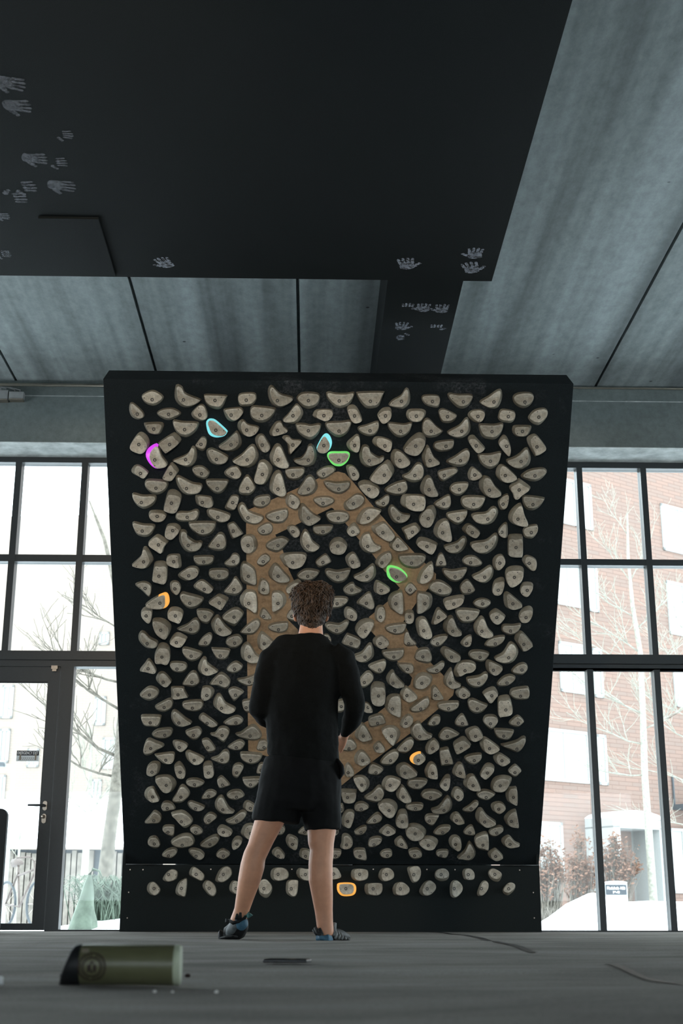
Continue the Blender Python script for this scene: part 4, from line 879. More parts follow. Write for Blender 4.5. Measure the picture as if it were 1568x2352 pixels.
22w 694,1447 -49,10 -21,64 2,66 75,-6 72,-31 21,-61 -33,-40 899
22w 903,1448 -31,-15 -30,60 0,72 56,-15 56,-35 4,-44 -26,-40 627
22w 1112,1448 -63,19 -36,60 1,61 44,19 44,-6 5,-31 -40,-23 625
22n 1315,1448 -69,16 -36,50 16,65 50,9 35,-16 3,-61 -20,-54 -56,-4 791
22s 1525,1449 -79,20 -58,54 39,71 62,54 70,-4 53,-37 -23,-42 -69,-13 1156
23s -1073,1341 -67,5 -18,39 36,68 58,60 66,23 48,-19 -5,-48 -57,-28 854
23s -868,1338 -77,18 -51,51 61,60 83,31 67,-19 14,-40 -53,-24 1054
23w -656,1339 -61,43 -37,101 -11,111 11,77 33,39 96,2 103,-23 58,-50 -2,-44 -54,1 1291
23s -477,1342 -30,42 1,62 60,59 75,-8 22,-50 -15,-34 765
23s 218,1354 -34,33 14,54 53,9 8,-54 -33,-50 577
23w 414,1347 -53,25 -1,33 34,-25 31,-46 -14,-50 -52,-25 478
23w 591,1341 -61,31 -29,98 23,111 58,90 66,-60 44,-73 -25,-44 1490
23s 799,1339 -79,1 -21,52 31,94 57,86 63,35 34,-15 -25,-40 -71,-32 984
23s 1003,1343 -84,23 -51,48 62,56 80,32 65,-10 5,-39 -63,-19 975
23s 1213,1344 -71,40 -58,77 -20,73 19,53 77,28 77,11 46,-35 -7,-52 -54,-19 1105
23n 1423,1337 -61,73 -43,103 17,109 38,65 55,-10 40,-43 -20,-56 -50,-52 1330
24s -1178,1217 -69,40 -54,57 69,55 82,37 59,-39 6,-44 -46,-36 -64,2 1118
24sw -969,1217 -55,71 -37,100 -11,92 48,38 92,5 88,-16 23,-46 -29,-30 -56,21 1143
24sw -763,1213 -62,42 -38,74 -9,67 73,-4 73,-25 35,-48 -3,-29 -55,17 790
24s -552,1217 -94,-3 -39,39 14,55 51,27 47,-6 13,-30 -55,-32 -85,-18 754
24s 486,1220 -67,33 -48,54 27,72 59,9 52,-12 -46,-42 -66,-9 874
24w 695,1218 -44,-6 -15,53 22,70 53,37 40,-14 -12,-44 -39,-31 618
24s 900,1222 -44,-9 -4,55 33,61 49,38 40,-17 -9,-36 -39,-30 536
24s 1111,1219 -54,12 -25,63 4,72 46,-12 39,-25 -6,-38 -48,-21 622
24s 1317,1220 -55,29 -35,63 26,65 56,30 52,-8 17,-57 -7,-48 -47,-4 827
24s 1523,1225 -67,4 -28,50 2,57 43,13 36,-8 0,-41 -54,-26 599
25s -1075,1115 -97,0 -53,42 38,55 60,30 43,-17 -10,-42 -70,-34 916
25s -865,1114 -60,27 -14,52 32,65 57,44 61,10 29,-41 -9,-48 -49,-11 806
25s -655,1115 -89,10 -51,18 -20,61 18,69 51,48 54,6 20,-62 1,-66 -44,-28 -82,-11 986
25s -449,1114 -110,12 -68,25 -15,68 31,85 83,17 75,-34 15,-51 -61,-34 -102,-9 1399
25w 383,1116 -60,18 -27,90 3,95 66,-15 59,-32 -9,-54 -55,-24 1036
25e 591,1117 -75,44 -38,74 23,74 66,27 60,-24 27,-88 4,-79 -51,-7 1250
25sw 799,1114 -67,73 -30,116 0,116 17,74 56,27 93,11 92,-11 43,-41 -18,-45 -65,6 1378
25s 1003,1116 -63,4 -27,59 18,59 88,17 85,0 22,-38 -31,-51 -58,-30 968
25w 1212,1117 -78,34 -31,68 14,68 54,9 49,-17 -3,-51 -49,-34 923
25s 1420,1120 -72,40 -56,56 66,45 74,16 48,-36 -5,-43 -53,-15 913
26s -1181,1006 -36,53 -9,78 28,61 92,32 96,6 48,-24 -14,-69 -51,-63 -59,-24 1197
26w -972,1011 -49,24 -38,53 22,49 65,20 51,-10 13,-40 -25,-27 621
26s -762,1010 -45,47 -27,72 10,68 55,0 54,-30 23,-51 -7,-38 657
26s -552,1013 -64,2 -18,41 27,62 57,45 63,16 34,-27 -19,-33 -57,-15 678
26s -347,1014 -53,7 -30,58 15,58 23,-2 -8,-36 -53,-28 481
26s 280,1009 -73,14 -20,74 18,79 57,23 42,-19 -11,-33 -57,-20 839
26w 486,1014 -27,10 3,49 26,45 61,-7 54,-37 -3,-45 -22,-24 496
26s 696,1011 -63,-11 -2,66 43,87 65,49 46,-11 1,-48 -45,-41 861
26w 900,1011 -56,-2 -27,66 11,79 47,33 44,-2 0,-40 -38,-53 758
26n 1110,1015 -60,30 -31,68 21,91 74,26 63,9 -19,-46 -42,-34 935
26w 1320,1016 -72,30 -67,81 -37,89 3,64 75,5 68,-21 9,-53 -46,-30 1098
26s 1523,1015 -123,23 -76,40 -1,66 35,94 62,92 62,32 20,-37 -42,-24 1095
27sw -1073,909 -83,31 -61,44 46,60 66,45 59,-11 28,-45 -25,-37 904
27w -864,909 -66,49 -49,75 -19,67 64,24 76,3 40,-36 -14,-43 -55,-2 897
27s -659,910 -85,6 -28,32 11,75 41,79 58,41 51,-24 9,-47 -51,-24 883
27s -448,911 -78,37 -63,61 59,54 89,33 58,-27 -3,-46 -63,-11 1087
27w 383,911 -63,19 -37,70 1,79 56,11 49,-24 -4,-50 -54,-33 896
27s 589,912 -78,-20 -30,49 31,86 60,62 56,11 11,-46 -50,-50 969
27w!o 796,914 -63,8 -41,43 12,63 51,26 52,0 15,-39 -23,-43 -54,-22 715
27s 1004,909 -55,83 -37,100 9,109 26,66 55,-24 45,-41 -23,-52 -38,-37 1039
27s 1212,914 -76,15 -37,45 39,57 57,37 50,-6 6,-45 -41,-32 760
27w 1418,913 -65,21 -44,56 -13,58 60,5 56,-21 8,-52 -39,-30 735
28e -1178,807 -31,47 4,80 50,78 64,48 47,-17 0,-41 -37,-26 -43,4 801
28n -970,806 -45,40 -21,77 6,77 38,15 33,-46 -1,-55 -28,-37 670
28n -761,801 -38,63 -17,89 21,89 35,55 42,-15 22,-42 -27,-41 -39,20 755
28s -552,803 -28,45 2,75 37,71 52,36 16,-41 -7,-55 -33,-24 627
28s -371,823 -34,-17 -11,52 27,52 42,-17 11,-43 -27,-39 451
28w 276,806 -34,-6 -13,72 10,72 46,3 35,-32 -11,-41 509
28s 484,809 -59,0 -38,73 1,69 54,31 48,0 11,-33 -51,-22 710
28w 699,810 -67,17 -53,60 8,74 91,0 88,-26 12,-56 -47,-35 1145
28w 906,807 -58,21 -33,78 -3,86 29,48 42,-39 25,-54 -37,-48 -57,-13 877
28w 1112,808 -60,4 -32,73 -2,85 22,56 45,-30 34,-48 -35,-35 765
28n 1315,810 -55,-15 -20,63 18,75 52,46 45,3 -7,-54 -38,-41 717
28s 1521,812 -49,15 -11,62 12,58 49,15 43,-7 6,-46 -38,-16 541
29e -1075,700 -84,50 -49,72 27,72 72,20 67,-28 31,-71 -22,-63 -63,-2 1326
29s -866,702 -65,19 -37,45 24,47 75,15 45,-24 -9,-40 -54,-16 701
29s -659,698 -39,42 -14,72 9,63 56,3 46,-15 -16,-38 -35,-6 548
29s -450,704 -61,45 -48,54 75,59 67,15 28,-33 -10,-42 -48,-7 811
29e 380,706 -65,46 -38,70 16,68 55,25 56,-28 18,-67 -13,-54 910
29w 591,705 -62,0 -41,52 4,70 78,44 75,9 31,-52 -23,-57 -55,-35 1069
29s 792,708 -72,15 -54,46 15,51 77,38 75,-1 26,-50 -35,-50 -71,-15 1000
29n 1004,707 -41,0 -5,70 25,81 40,52 33,-26 8,-54 -32,-26 595
29w 1212,705 -72,20 -51,72 -13,90 19,64 62,-32 47,-50 -15,-50 -63,-15 1021
29o 1415,706 -69,-6 -45,55 15,77 78,64 87,29 53,-50 8,-72 -55,-55 1394
30w -1180,598 -63,22 -39,65 8,79 26,39 51,-26 35,-44 -19,-53 -57,-18 836
30s -969,599 -69,-40 -36,22 -4,87 27,93 64,40 59,-4 8,-57 -46,-64 1047
30s -762,604 -56,-22 -21,35 18,51 56,31 55,0 16,-31 -45,-37 532
30s -555,598 -74,15 -36,51 26,55 60,12 48,-10 -6,-37 -59,-24 714
30n 275,599 -51,44 -39,63 61,57 69,35 62,-26 32,-48 -22,-44 -42,-9 903
30s 485,600 -86,-5 -26,44 19,96 47,83 67,27 46,-35 0,-57 -63,-35 1109
30w 691,605 -53,22 -32,83 -1,90 64,-22 57,-48 11,-59 -36,-27 885
30s 898,602 -74,13 -41,57 37,57 88,22 78,-8 17,-44 -53,-22 947
30w 1104,602 -51,26 -32,74 -1,79 39,44 40,-9 4,-40 -44,-9 638
30s 1316,603 -73,22 -41,57 13,57 68,27 65,9 17,-35 -45,-22 739
30w 1520,606 -59,24 -45,73 -7,80 25,69 35,-63 18,-77 -39,-46 886
31s -1074,499 -46,16 -25,51 13,55 43,34 61,-10 34,-26 -28,-37 -45,-11 587
31sw -863,498 -59,44 -37,60 -7,53 62,22 69,0 22,-35 -31,-18 -57,17 632
31sw -658,493 -61,46 -33,103 -2,112 20,68 50,11 88,-20 73,-42 3,-53 -50,-12 1126
31w -452,500 -56,17 -40,53 -10,57 36,22 36,-26 -18,-31 -53,-9 515
31e 227,493 -27,26 11,44 26,-9 4,-40 -27,-35 268
31s 380,498 -53,9 -34,48 12,57 55,27 56,-4 6,-34 -41,-27 590
31ne 589,492 -86,38 -50,77 4,84 51,56 66,3 39,-59 -8,-61 -63,-6 1240
31s 789,504 -74,13 -52,40 33,44 61,22 44,-26 -26,-34 -66,-14 661
31se 1003,493 -97,2 -40,29 11,109 34,113 62,56 55,-6 2,-46 -76,-37 1147
31s 1208,503 -62,-11 -13,29 24,65 52,56 53,21 6,-37 -49,-33 526
31w 1416,502 -59,26 -28,53 19,53 52,18 49,-9 5,-47 -43,-22 626
32s -1177,395 -74,-31 -26,40 6,80 44,58 60,18 42,-31 -5,-40 778
32s -971,390 -78,63 -23,84 23,81 76,29 84,-16 43,-65 4,-60 -56,19 1236
32s -764,394 -38,20 1,63 40,56 60,21 15,-28 -16,-49 -39,-20 557
32s -555,395 -84,-2 -31,25 32,82 66,78 76,47 39,-11 -24,-46 -70,-33 852
32w 279,394 -43,19 -17,82 30,91 53,60 32,-34 9,-65 -38,-47 859
32s 484,398 -65,-29 -13,43 26,65 58,25 43,-19 -11,-42 597
32n 691,393 -50,-14 -33,75 -3,98 33,80 50,-31 25,-58 -30,-49 918
32s 896,398 -34,27 -8,53 70,49 69,22 35,-49 3,-49 -29,-13 641
32w 1100,401 -48,20 -26,60 13,62 63,-10 60,-28 10,-42 -35,-11 599
32w 1314,395 -71,40 -56,102 -25,108 17,49 86,-4 80,-31 15,-58 -50,-14 1137
32w 1515,400 -51,27 -21,71 17,93 37,80 63,-44 49,-62 -14,-54 -48,-9 982
33s -1074,294 -44,16 -23,52 42,52 49,25 42,-37 20,-46 -25,-20 553
33s -865,293 -44,27 -16,56 23,45 53,5 37,-27 -2,-36 -37,-9 477
33n -657,295 -50,3 -30,47 1,54 55,21 70,-11 38,-37 -16,-33 592
33w -453,289 -74,-5 -48,58 -2,76 29,58 28,-49 -18,-63 -61,-36 869
33s -241,295 -23,27 8,54 39,49 51,14 31,-27 -8,-36 -23,-18 398
33s -43,293 -51,-3 -12,42 27,29 27,-34 -35,-25 335
33e 198,294 -31,20 7,24 17,-7 -3,-34 -31,-25 173
33s 383,295 -52,2 -10,42 29,56 45,29 22,-21 -32,-34 415
33w 587,297 -69,0 -27,49 4,58 56,18 53,-9 -1,-36 -49,-23 593
33ne 792,291 -74,-2 -57,61 -10,79 45,61 84,16 79,-28 33,-60 -29,-56 1279
33s 1002,297 -70,-3 -25,51 37,60 61,42 47,2 1,-34 -54,-30 652
33s 1208,295 -48,4 -13,54 18,58 42,-4 31,-36 -32,-27 460
33s 1412,295 -60,9 -28,45 26,58 52,32 45,-4 -8,-45 -48,-32 609
34s -1180,191 -52,15 -29,55 17,57 44,-3 34,-39 -2,-49 -44,-25 601
34s -969,187 -87,20 -31,70 24,90 70,79 95,21 76,-20 -3,-44 -65,-29 1344
34s -760,190 -76,-5 -30,40 32,76 63,72 73,36 46,-13 -16,-50 -67,-36 902
34n -556,190 -36,18 -9,58 26,58 42,23 14,-27 -26,-51 -41,-23 466
34w -136,192 -52,22 -35,72 -4,72 39,41 41,-22 20,-56 -27,-36 687
34w 274,188 -39,9 -32,81 6,87 38,54 49,9 24,-32 -31,-45 -48,-23 717
34s 483,189 -45,0 -30,49 24,68 61,50 49,0 3,-32 -36,-32 593
34w 693,191 -55,25 -29,57 2,61 48,-20 40,-41 -11,-33 -47,-15 536
34ne 895,188 -73,24 -39,65 23,69 71,38 73,-2 43,-39 -12,-39 -56,-7 941
34w 1103,194 -51,33 -29,69 10,71 41,33 46,-30 24,-66 -16,-48 -45,-12 757
34s 1311,194 -64,51 -42,83 32,96 50,-57 28,-66 -35,-48 -61,-3 1100
34w 1518,197 -66,27 -44,58 -9,70 37,18 76,-4 70,-22 1,-39 -48,-18 705
35s -1075,88 -51,2 -13,47 42,65 67,43 56,2 16,-34 -38,-23 587
35sw -867,86 -59,36 -34,63 28,50 64,14 58,-18 22,-47 -28,-18 666
35s -660,86 -57,4 -31,45 5,57 47,23 43,-9 -1,-45 -43,-27 551
35w -244,86 -48,33 -21,65 10,65 49,11 45,-21 2,-25 -41,2 492
35w -36,86 -49,15 -34,56 5,58 37,38 37,-30 -2,-34 -41,-16 514
35s 193,89 -36,45 19,53 44,36 35,-14 -3,-43 -35,-27 461
35s 378,89 -51,18 -40,59 22,63 42,45 54,-36 32,-54 -31,-32 723
35s 587,93 -57,11 -30,43 17,50 37,25 34,-16 -5,-39 -44,-26 474
35s 794,95 -48,32 -25,54 22,59 54,23 56,-23 9,-45 -31,-23 612
35s 996,91 -38,18 -19,47 44,50 60,23 47,-23 23,-30 -25,-14 459
35se 1207,89 -86,-11 -34,48 -5,120 14,116 53,39 48,-15 10,-49 -70,-29 1038
35w 1414,89 -60,21 -29,53 2,62 58,-2 50,-24 8,-46 -41,-25 616
36w -1069,413 -44,-26 -15,19 23,41 63,26 68,-11 50,-41 -4,-56 -35,-45 707
36w -861,414 -55,19 -37,53 -6,53 58,4 59,-34 37,-50 -11,-30 -50,-8 728
36w -656,414 -61,-30 -32,34 14,62 53,49 66,4 40,-34 -6,-60 -53,-53 980
36w -243,415 -58,4 -44,41 3,53 58,42 83,4 67,-34 -3,-50 -46,-34 1032
36w -36,414 -70,20 -47,50 0,44 46,35 47,-40 -15,-44 -58,-17 835
36w 178,419 -43,38 19,49 51,8 57,-22 27,-39 -35,-38 649
36w 375,416 -66,4 -45,41 49,38 68,11 56,-34 -6,-50 -53,-34 909
36w 578,415 -59,5 -37,43 18,51 56,20 56,-25 9,-49 -30,-49 -57,-25 864
36w 786,415 -49,43 -25,62 38,62 57,20 44,-32 12,-59 -19,-47 862
36s 993,416 -48,5 -24,39 31,45 63,13 53,-32 5,-50 -37,-32 730
36w 1200,416 -44,13 -28,43 19,45 48,13 45,-32 9,-41 -30,-32 593
36s 1402,418 -49,11 -30,41 5,42 55,8 46,-34 18,-55 -29,-34 645
37w -1174,310 -53,24 -31,48 4,46 45,2 42,-28 12,-52 -27,-43 -53,-14 701
37w -968,311 -45,-6 -27,43 3,67 40,69 31,-54 0,-58 -40,-40 790
37w -759,313 -53,15 -35,56 -4,58 36,30 54,-15 46,-48 23,-61 -17,-37 783
37w -558,311 -51,17 -34,55 -3,58 44,32 53,-28 -1,-43 -44,-20 746
37s -348,311 -41,17 -23,62 16,70 59,25 60,-20 34,-61 3,-65 -33,-35 980
37w -142,310 -41,19 -26,64 44,66 54,49 45,-34 18,-61 -33,-34 902
37o!o 270,312 -66,25 -49,43 44,44 77,21 75,-28 44,-51 -26,-52 -61,-20 1127
37w 476,311 -63,19 -45,41 56,43 74,19 68,-26 32,-50 -38,-45 -61,-19 1028
37w 682,311 -56,11 -32,45 22,50 69,11 68,-26 29,-49 -41,-45 -58,-11 945
37w 885,312 -56,-4 -20,49 23,64 65,34 67,-4 25,-45 -22,-52 -53,-34 955
37w 1090,314 -31,10 -14,55 25,61 63,25 62,-20 14,-67 -25,-54 858
37w 1297,314 -32,-28 -3,40 29,62 56,40 51,-5 18,-46 -21,-55 605
37s 1504,313 -43,-4 -14,34 17,49 51,34 47,-4 -2,-47 -36,-34 552'''
DIRS = {'n': (0, 1), 's': (0, -1), 'e': (1, 0), 'w': (-1, 0), 'ne': (.7, .7), 'nw': (-.7, .7), 'se': (.7, -.7), 'sw': (-.7, -.7)}
def hold_rings(P, dk, N=30):
    if area2(P) < 0: P = P[::-1]
    S = smooth_closed(P, N)
    A = area2(S); cx = sum((S[i-1][0]+S[i][0])*(S[i-1][0]*S[i][1]-S[i][0]*S[i-1][1]) for i in range(N))/(6*A)
    cy = sum((S[i-1][1]+S[i][1])*(S[i-1][0]*S[i][1]-S[i][0]*S[i-1][1]) for i in range(N))/(6*A)
    size = math.sqrt(A); Hh = min(.046, max(.018, .36*size)); d = DIRS.get(dk)
    # pull the middle towards the bolt a little
    cx, cy = cx*.6, cy*.6
    T = []; HZ = []
    for i in range(N):
        tx, ty = S[(i+1) % N][0]-S[i-1][0], S[(i+1) % N][1]-S[i-1][1]; l = math.hypot(tx, ty)
        nx, ny = ty/l, -tx/l
        if d:
            q = nx*d[0]+ny*d[1]; T.append(.07+.36*max(0, q)**1.1); HZ.append(.70+.30*max(0, -q)-.05*max(0, q))
        else: T.append(.24); HZ.append(.8)
    for _ in range(3): T = [(T[i-1]+T[i]*2+T[(i+1) % N])/4 for i in range(N)]; HZ = [(HZ[i-1]+HZ[i]*2+HZ[(i+1) % N])/4 for i in range(N)]
    def ring(f): return [((S[i][0]+(cx-S[i][0])*f(i)[0]), (S[i][1]+(cy-S[i][1])*f(i)[0]), f(i)[1]) for i in range(N)]
    R = [ring(lambda i: (0, 0)), ring(lambda i: (.012, .006)),
         ring(lambda i: (T[i]*.55, .006+(Hh*HZ[i]-.006)*.46)),
         ring(lambda i: (T[i], Hh*HZ[i]*.93)), ring(lambda i: (T[i]+.06, Hh*HZ[i]*1.02)), ring(lambda i: (min(.9, T[i]+.17), Hh*HZ[i]*.95)),
         ring(lambda i: (.55+.3*T[i], Hh*.70)), ring(lambda i: (.82, Hh*.65))]
    return R, (cx, cy), size, Hh, T
def hold_mesh(P, dk, lit=''):
    R, c, size, Hh, T = hold_rings(P, dk); m = MB(); N = len(R[0])
    m.rings(R[:4], 1, False, False)
    if lit in ('m', 'o') and dk != 'o':                                              # only the wide side of the base glows, the thin side stays grey
        for f in range(3*N):
            if T[f % N] < .0725: m.m[f] = 3
    m.rings(R[3:], 0, False, False)
    b = len(m.v); m.v.append(Vector((c[0], c[1], Hh*.64)))
    k0 = b-N
    for i in range(N): m.f.append((k0+i, k0+(i+1) % N, b)); m.m.append(0)
    if size > .055:                                       # the dark head of a set screw on the face
        i = int(abs(P[0][0]*7919+P[0][1]*3571)*1000) % N; q = Vector(R[5][i])+Vector((0, 0, .0012))
        m.add([q+Vector((.0034*math.cos(2*PI*j/8), .0034*math.sin(2*PI*j/8), 0)) for j in range(8)], [tuple(range(8))], 2)
    return m, size, Hh
def bolt_mb(m=None, off=None, s=1.0):
    m = m or MB(); O = off or Vector((0, 0, 0))
    def rg(r, z, n=12): return [O+Vector((r*math.cos(2*PI*i/n)*s, r*math.sin(2*PI*i/n)*s, z)) for i in range(n)]
    m.rings([rg(.0120, -.010), rg(.0120, .0012), rg(.0105, .0022), rg(.0080, .0022), rg(.0062, .0016)], 0, True, False)
    m.rings([rg(.0062, .0016), rg(.0058, -.003)], 1, False, True)
    return m
NUM = 'first second third fourth fifth sixth seventh eighth ninth tenth eleventh twelfth thirteenth fourteenth'.split()
TENS = ['', '', 'twenty', 'thirty']
def ordn(i):
    if i <= 14: return NUM[i-1]
    if i < 20: return ['fifteenth', 'sixteenth', 'seventeenth', 'eighteenth', 'nineteenth'][i-15]
    if i % 10 == 0: return ['twentieth', 'thirtieth'][i//10-2]
    return TENS[i//10]+'-'+NUM[i % 10-1]
H = []
for line in HOLDS.strip().split('\n'):
    q = line.split(); r = q[0]; row = int(''.join(ch for ch in r.split('!')[0] if ch.isdigit()))
    d = ''.join(ch for ch in r.split('!')[0] if ch.isalpha()); lit = r.split('!')[1] if '!' in r else ''
    bx, by = (float(v)/1000 for v in q[1].split(','))
    P = [tuple(float(v)/1000 for v in s.split(',')) for s in q[2:-1]]
    H.append(dict(row=row, d=d, lit=lit, b=(bx, by), P=P, a=int(q[-1])))
rows = {}
for h in H: rows.setdefault(h['row'], []).append(h)
for r in rows.values():
    r.sort(key=lambda h: h['b'][0])
    for i, h in enumerate(r): h['i'] = i; h['n'] = len(r)
big = sorted(H, key=lambda h: (not h['lit'], -h['a']))[:300]
bigset = {id(h) for h in big}
def hull_area(P):
    P = sorted(P)
    def half(Q):
        o = []
        for p in Q:
            while len(o) > 1 and (o[-1][0]-o[-2][0])*(p[1]-o[-2][1])-(o[-1][1]-o[-2][1])*(p[0]-o[-2][0]) <= 0: o.pop()
            o.append(p)
        return o[:-1]
    return abs(area2(half(P)+half(P[::-1])))
def describe(h):
    S = smooth_closed(h['P'], 24); A = abs(area2(S)); cv = A/hull_area(S)
    mx = sum(p[0] for p in S)/24; my = sum(p[1] for p in S)/24
    a = sum((p[0]-mx)**2 for p in S); c = sum((p[1]-my)**2 for p in S); b = sum((p[0]-mx)*(p[1]-my) for p in S)
    dsc = math.sqrt((a-c)**2+4*b*b); asp = math.sqrt((a+c+dsc)/max(1e-9, a+c-dsc)); th = math.degrees(.5*math.atan2(2*b, a-c))
    sz = 'large' if h['a'] > 1350 else ('small' if h['a'] < 720 else 'medium')
    if cv < .925: sh = 'crescent-shaped'
    elif cv < .955 and asp > 1.2: sh = 'curved'
    elif asp > 1.75: sh = 'long narrow'
    elif asp > 1.35: sh = 'oval'
    elif asp > 1.18: sh = 'rounded'
    else: sh = 'squat round'
    return sz, sh, asp, th
def place(h):
    if h['i'] == 0: s = 'leftmost'
    elif h['i'] == h['n']-1: s = 'rightmost'
    elif h['i'] < h['n']/2: s = ordn(h['i']+1)+' from left'
    else: s = ordn(h['n']-h['i'])+' from right'
    if h['row'] == 36: return s+', upper kick panel row'
    if h['row'] == 37: return s+', lower kick panel row'
    if h['row'] == 1: return s+', topmost row of the board'
    return s+', '+ordn(h['row'])+' row from top'
LITN = {'c': 'cyan', 'm': 'magenta', 'g': 'green', 'o': 'orange'}
def frame(h):
    if h['row'] >= 36:
        O = Vector((h['b'][0], 10.4, h['b'][1])); t, n = Vector((0, 0, 1)), Vector((0, -1, 0))
    else: O = bpt(*h['b']); t, n = TV, NV
    return Matrix(((1, t.x, n.x, O.x), (0, t.y, n.y, O.y), (0, t.z, n.z, O.z), (0, 0, 0, 1)))
bolt0 = None
rest = MB()
for h in sorted(H, key=lambda h: (h['row'], h['b'][0])):
    fm = frame(h); mm, size, Hh = hold_mesh(h['P'], h['d'], h['lit'])
    zb = Hh*.66+.0008
    if id(h) in bigset:
        sz, sh, asp, th = describe(h)
        o = mm.build('climbing_hold', [M['hold_face'], GLOW[h['lit']] if h['lit'] else M['hold_skirt'], M['socket'], M['hold_skirt']], smooth=True)
        o.matrix_world = fm
        lab = '%s %s climbing hold with %s base, %s' % (sz, sh, LITN[h['lit']]+'-lit glowing', place(h)) if h['lit'] else '%s %s grey climbing hold, %s' % (sz, sh, place(h))
        tag(o, lab, 'climbing hold', 'climbing holds bolted to the kick panel' if h['row'] >= 36 else 'climbing holds bolted to the overhanging board')
        if bolt0 is None:
            bl = bolt_mb().build('bolt', [M['bolt'], M['socket']], o, loc=(0, 0, 0), smooth=False); bolt0 = bl
        else:
            bl = bolt0.copy(); COL.objects.link(bl); bl.parent = o
        bl.location = (0, 0, zb)
    else:
        b = len(rest.v); bolt_mb(mm, Vector((0, 0, zb)))
        nb = 6*12
        rest.v += [fm @ v for v in mm.v]; rest.f += [tuple(b+i for i in f) for f in mm.f]
        nf = len(mm.f); kbolt = 2+12*5   # faces that belong to the bolt
        rest.m += [((3 if v == 2 else v) if i < nf-kbolt else v+2) for i, v in enumerate(mm.m)]
o = rest.build('small_climbing_holds', [M['hold_face'], M['hold_skirt'], M['bolt'], M['socket']], smooth=True)
tag(o, 'the many smaller grey climbing holds scattered between the larger ones on the board', 'climbing holds', kind='stuff')

# ------------------------------------------------------------------ the climber, seen from behind
PY = 6.85                                       # depth of the standing figure
gz = 0.004
pe = empty('person', (at(690, 2150, PY).x, PY, 0))
tag(pe, 'person in black sweatshirt and black shorts, standing with back turned, facing the board', 'person')
def pp(x, y, dy=0.0): return at(x, y, PY+dy)
PX = PY/3036.4*1.0                              # metres per pixel at the figure (about)
def lf_(mb, pts, n=14, m=0):
    """pts: (px, py, depth offset, half width px, half depth m)"""
    mb.tube([pp(a, b, c) for a, b, c, w, d in pts], [(w*PX*1.0, d) for a, b, c, w, d in pts], n, m, side=(1, 0, 0)); return mb
REM = lambda v, it=3: [('REMESH', dict(mode='VOXEL', voxel_size=v, use_smooth_shade=True)), ('SMOOTH', dict(factor=.5, iterations=it))]
# body: one continuous surface
b = MB()
hc = pp(714, 1396, .02)
b.ball(hc+Vector((0, .0, .012)), (.080, .098, .108), 20, 14)            # skull
b.ball(pp(714, 1428, .075), (.060, .060, .075), 16, 10)                 # jaw
lf_(b, [(716, 1420, .01, 25, .055), (714, 1448, .0, 28, .058), (713, 1466, -.005, 31, .062), (713, 1490, .0, 50, .07)])
b.tube([pp(714, 1412, .115), pp(714, 1424, .142), pp(714, 1432, .128)], [.010, .017, .013], 8)   # nose
b.tube([pp(704, 1443, .125), pp(714, 1443, .134), pp(724, 1443, .125)], [.006, .009, .006], 8)    # mouth
for s, ex, ey in ((-1, 677.5, 1415), (1, 751, 1414)):                     # ears
    c = pp(ex, ey, .035)
    b.tube([c+Vector((-s*.012, .01, .030)), c+Vector((s*.004, -.012, .026)), c+Vector((s*.005, -.016, .0)), c+Vector((s*.0, -.006, -.026)), c+Vector((-s*.012, .01, -.030))], [.006, .0085, .009, .008, .005], 8)
    b.ball(c+Vector((-s*.004, .0, 0)), (.006, .014, .026), 8, 6)
for s in (-1, 1): b.ball(pp(714+s*14, 1405, .108), (.013, .010, .010), 8, 6)                       # eyes
lf_(b, [(713, 1475, .0, 45, .07), (700, 1520, .0, 78, .09), (694, 1600, .02, 72, .085), (693, 1700, .02, 68, .085), (692, 1760, .0, 72, .10), (690, 1815, -.0, 74, .11)])  # trunk
# arms
LA = [(640, 1500, 0, 25, .055), (617, 1530, .0, 23, .052), (604, 1575, .0, 21, .050), (598, 1622, .02, 19, .046), (622, 1652, .14, 18, .042), (655, 1672, .24, 14, .032)]
RA = [(770, 1500, 0, 25, .055), (797, 1530, .0, 22, .052), (803, 1575, .0, 21, .050), (815, 1622, .02, 19, .046), (806, 1652, .10, 17, .040), (791, 1688, .17, 11, .028), (788, 1697, .185, 10, .024)]
lf_(b, LA); lf_(b, RA)
def hand(mb, base, dirv, across, s=1.0, curl=.5):
    """palm, four unequal bent fingers and a thumb leaving the side of the palm"""
    d = dirv.normalized(); a = (across-d*across.dot(d)).normalized(); n = d.cross(a)
    mb.tube([base-d*.02, base+d*.03*s, base+d*.075*s, base+d*.088*s], [(.024*s, .017*s), (.036*s, .017*s), (.042*s, .016*s), (.036*s, .012*s)], 10, side=a)
    for i, (o_, l) in enumerate(((-.030, .070), (-.010, .080), (.011, .075), (.030, .058))):
        p = base+d*.082*s+a*o_*s; pts = [p]; q = d.copy()
        for j in range(3):
            ca, sa_ = math.cos(curl), math.sin(curl); q = (q*ca+n*sa_).normalized(); p = p+q*(l*s*(.45, .32, .23)[j]); pts.append(p)
        mb.tube(pts, [.0100*s, .0092*s, .0082*s, .0064*s], 8)
    p = base+d*.028*s-a*.034*s; q = (d*.75-a*.6+n*.45).normalized()
    mb.tube([base+d*.012*s-a*.018*s, p, p+q*.036*s, p+(q+d*.3).normalized()*.062*s], [.013*s, .012*s, .0105*s, .008*s], 8)
hand(b, pp(788, 1696, .185), Vector((-.42, .72, -.55)), Vector((.25, .5, -.8)), .92, -.62)
hand(b, pp(658, 1673, .25), Vector((.75, .45, -.35)), Vector((.1, .5, .85)), 1.0, .6)
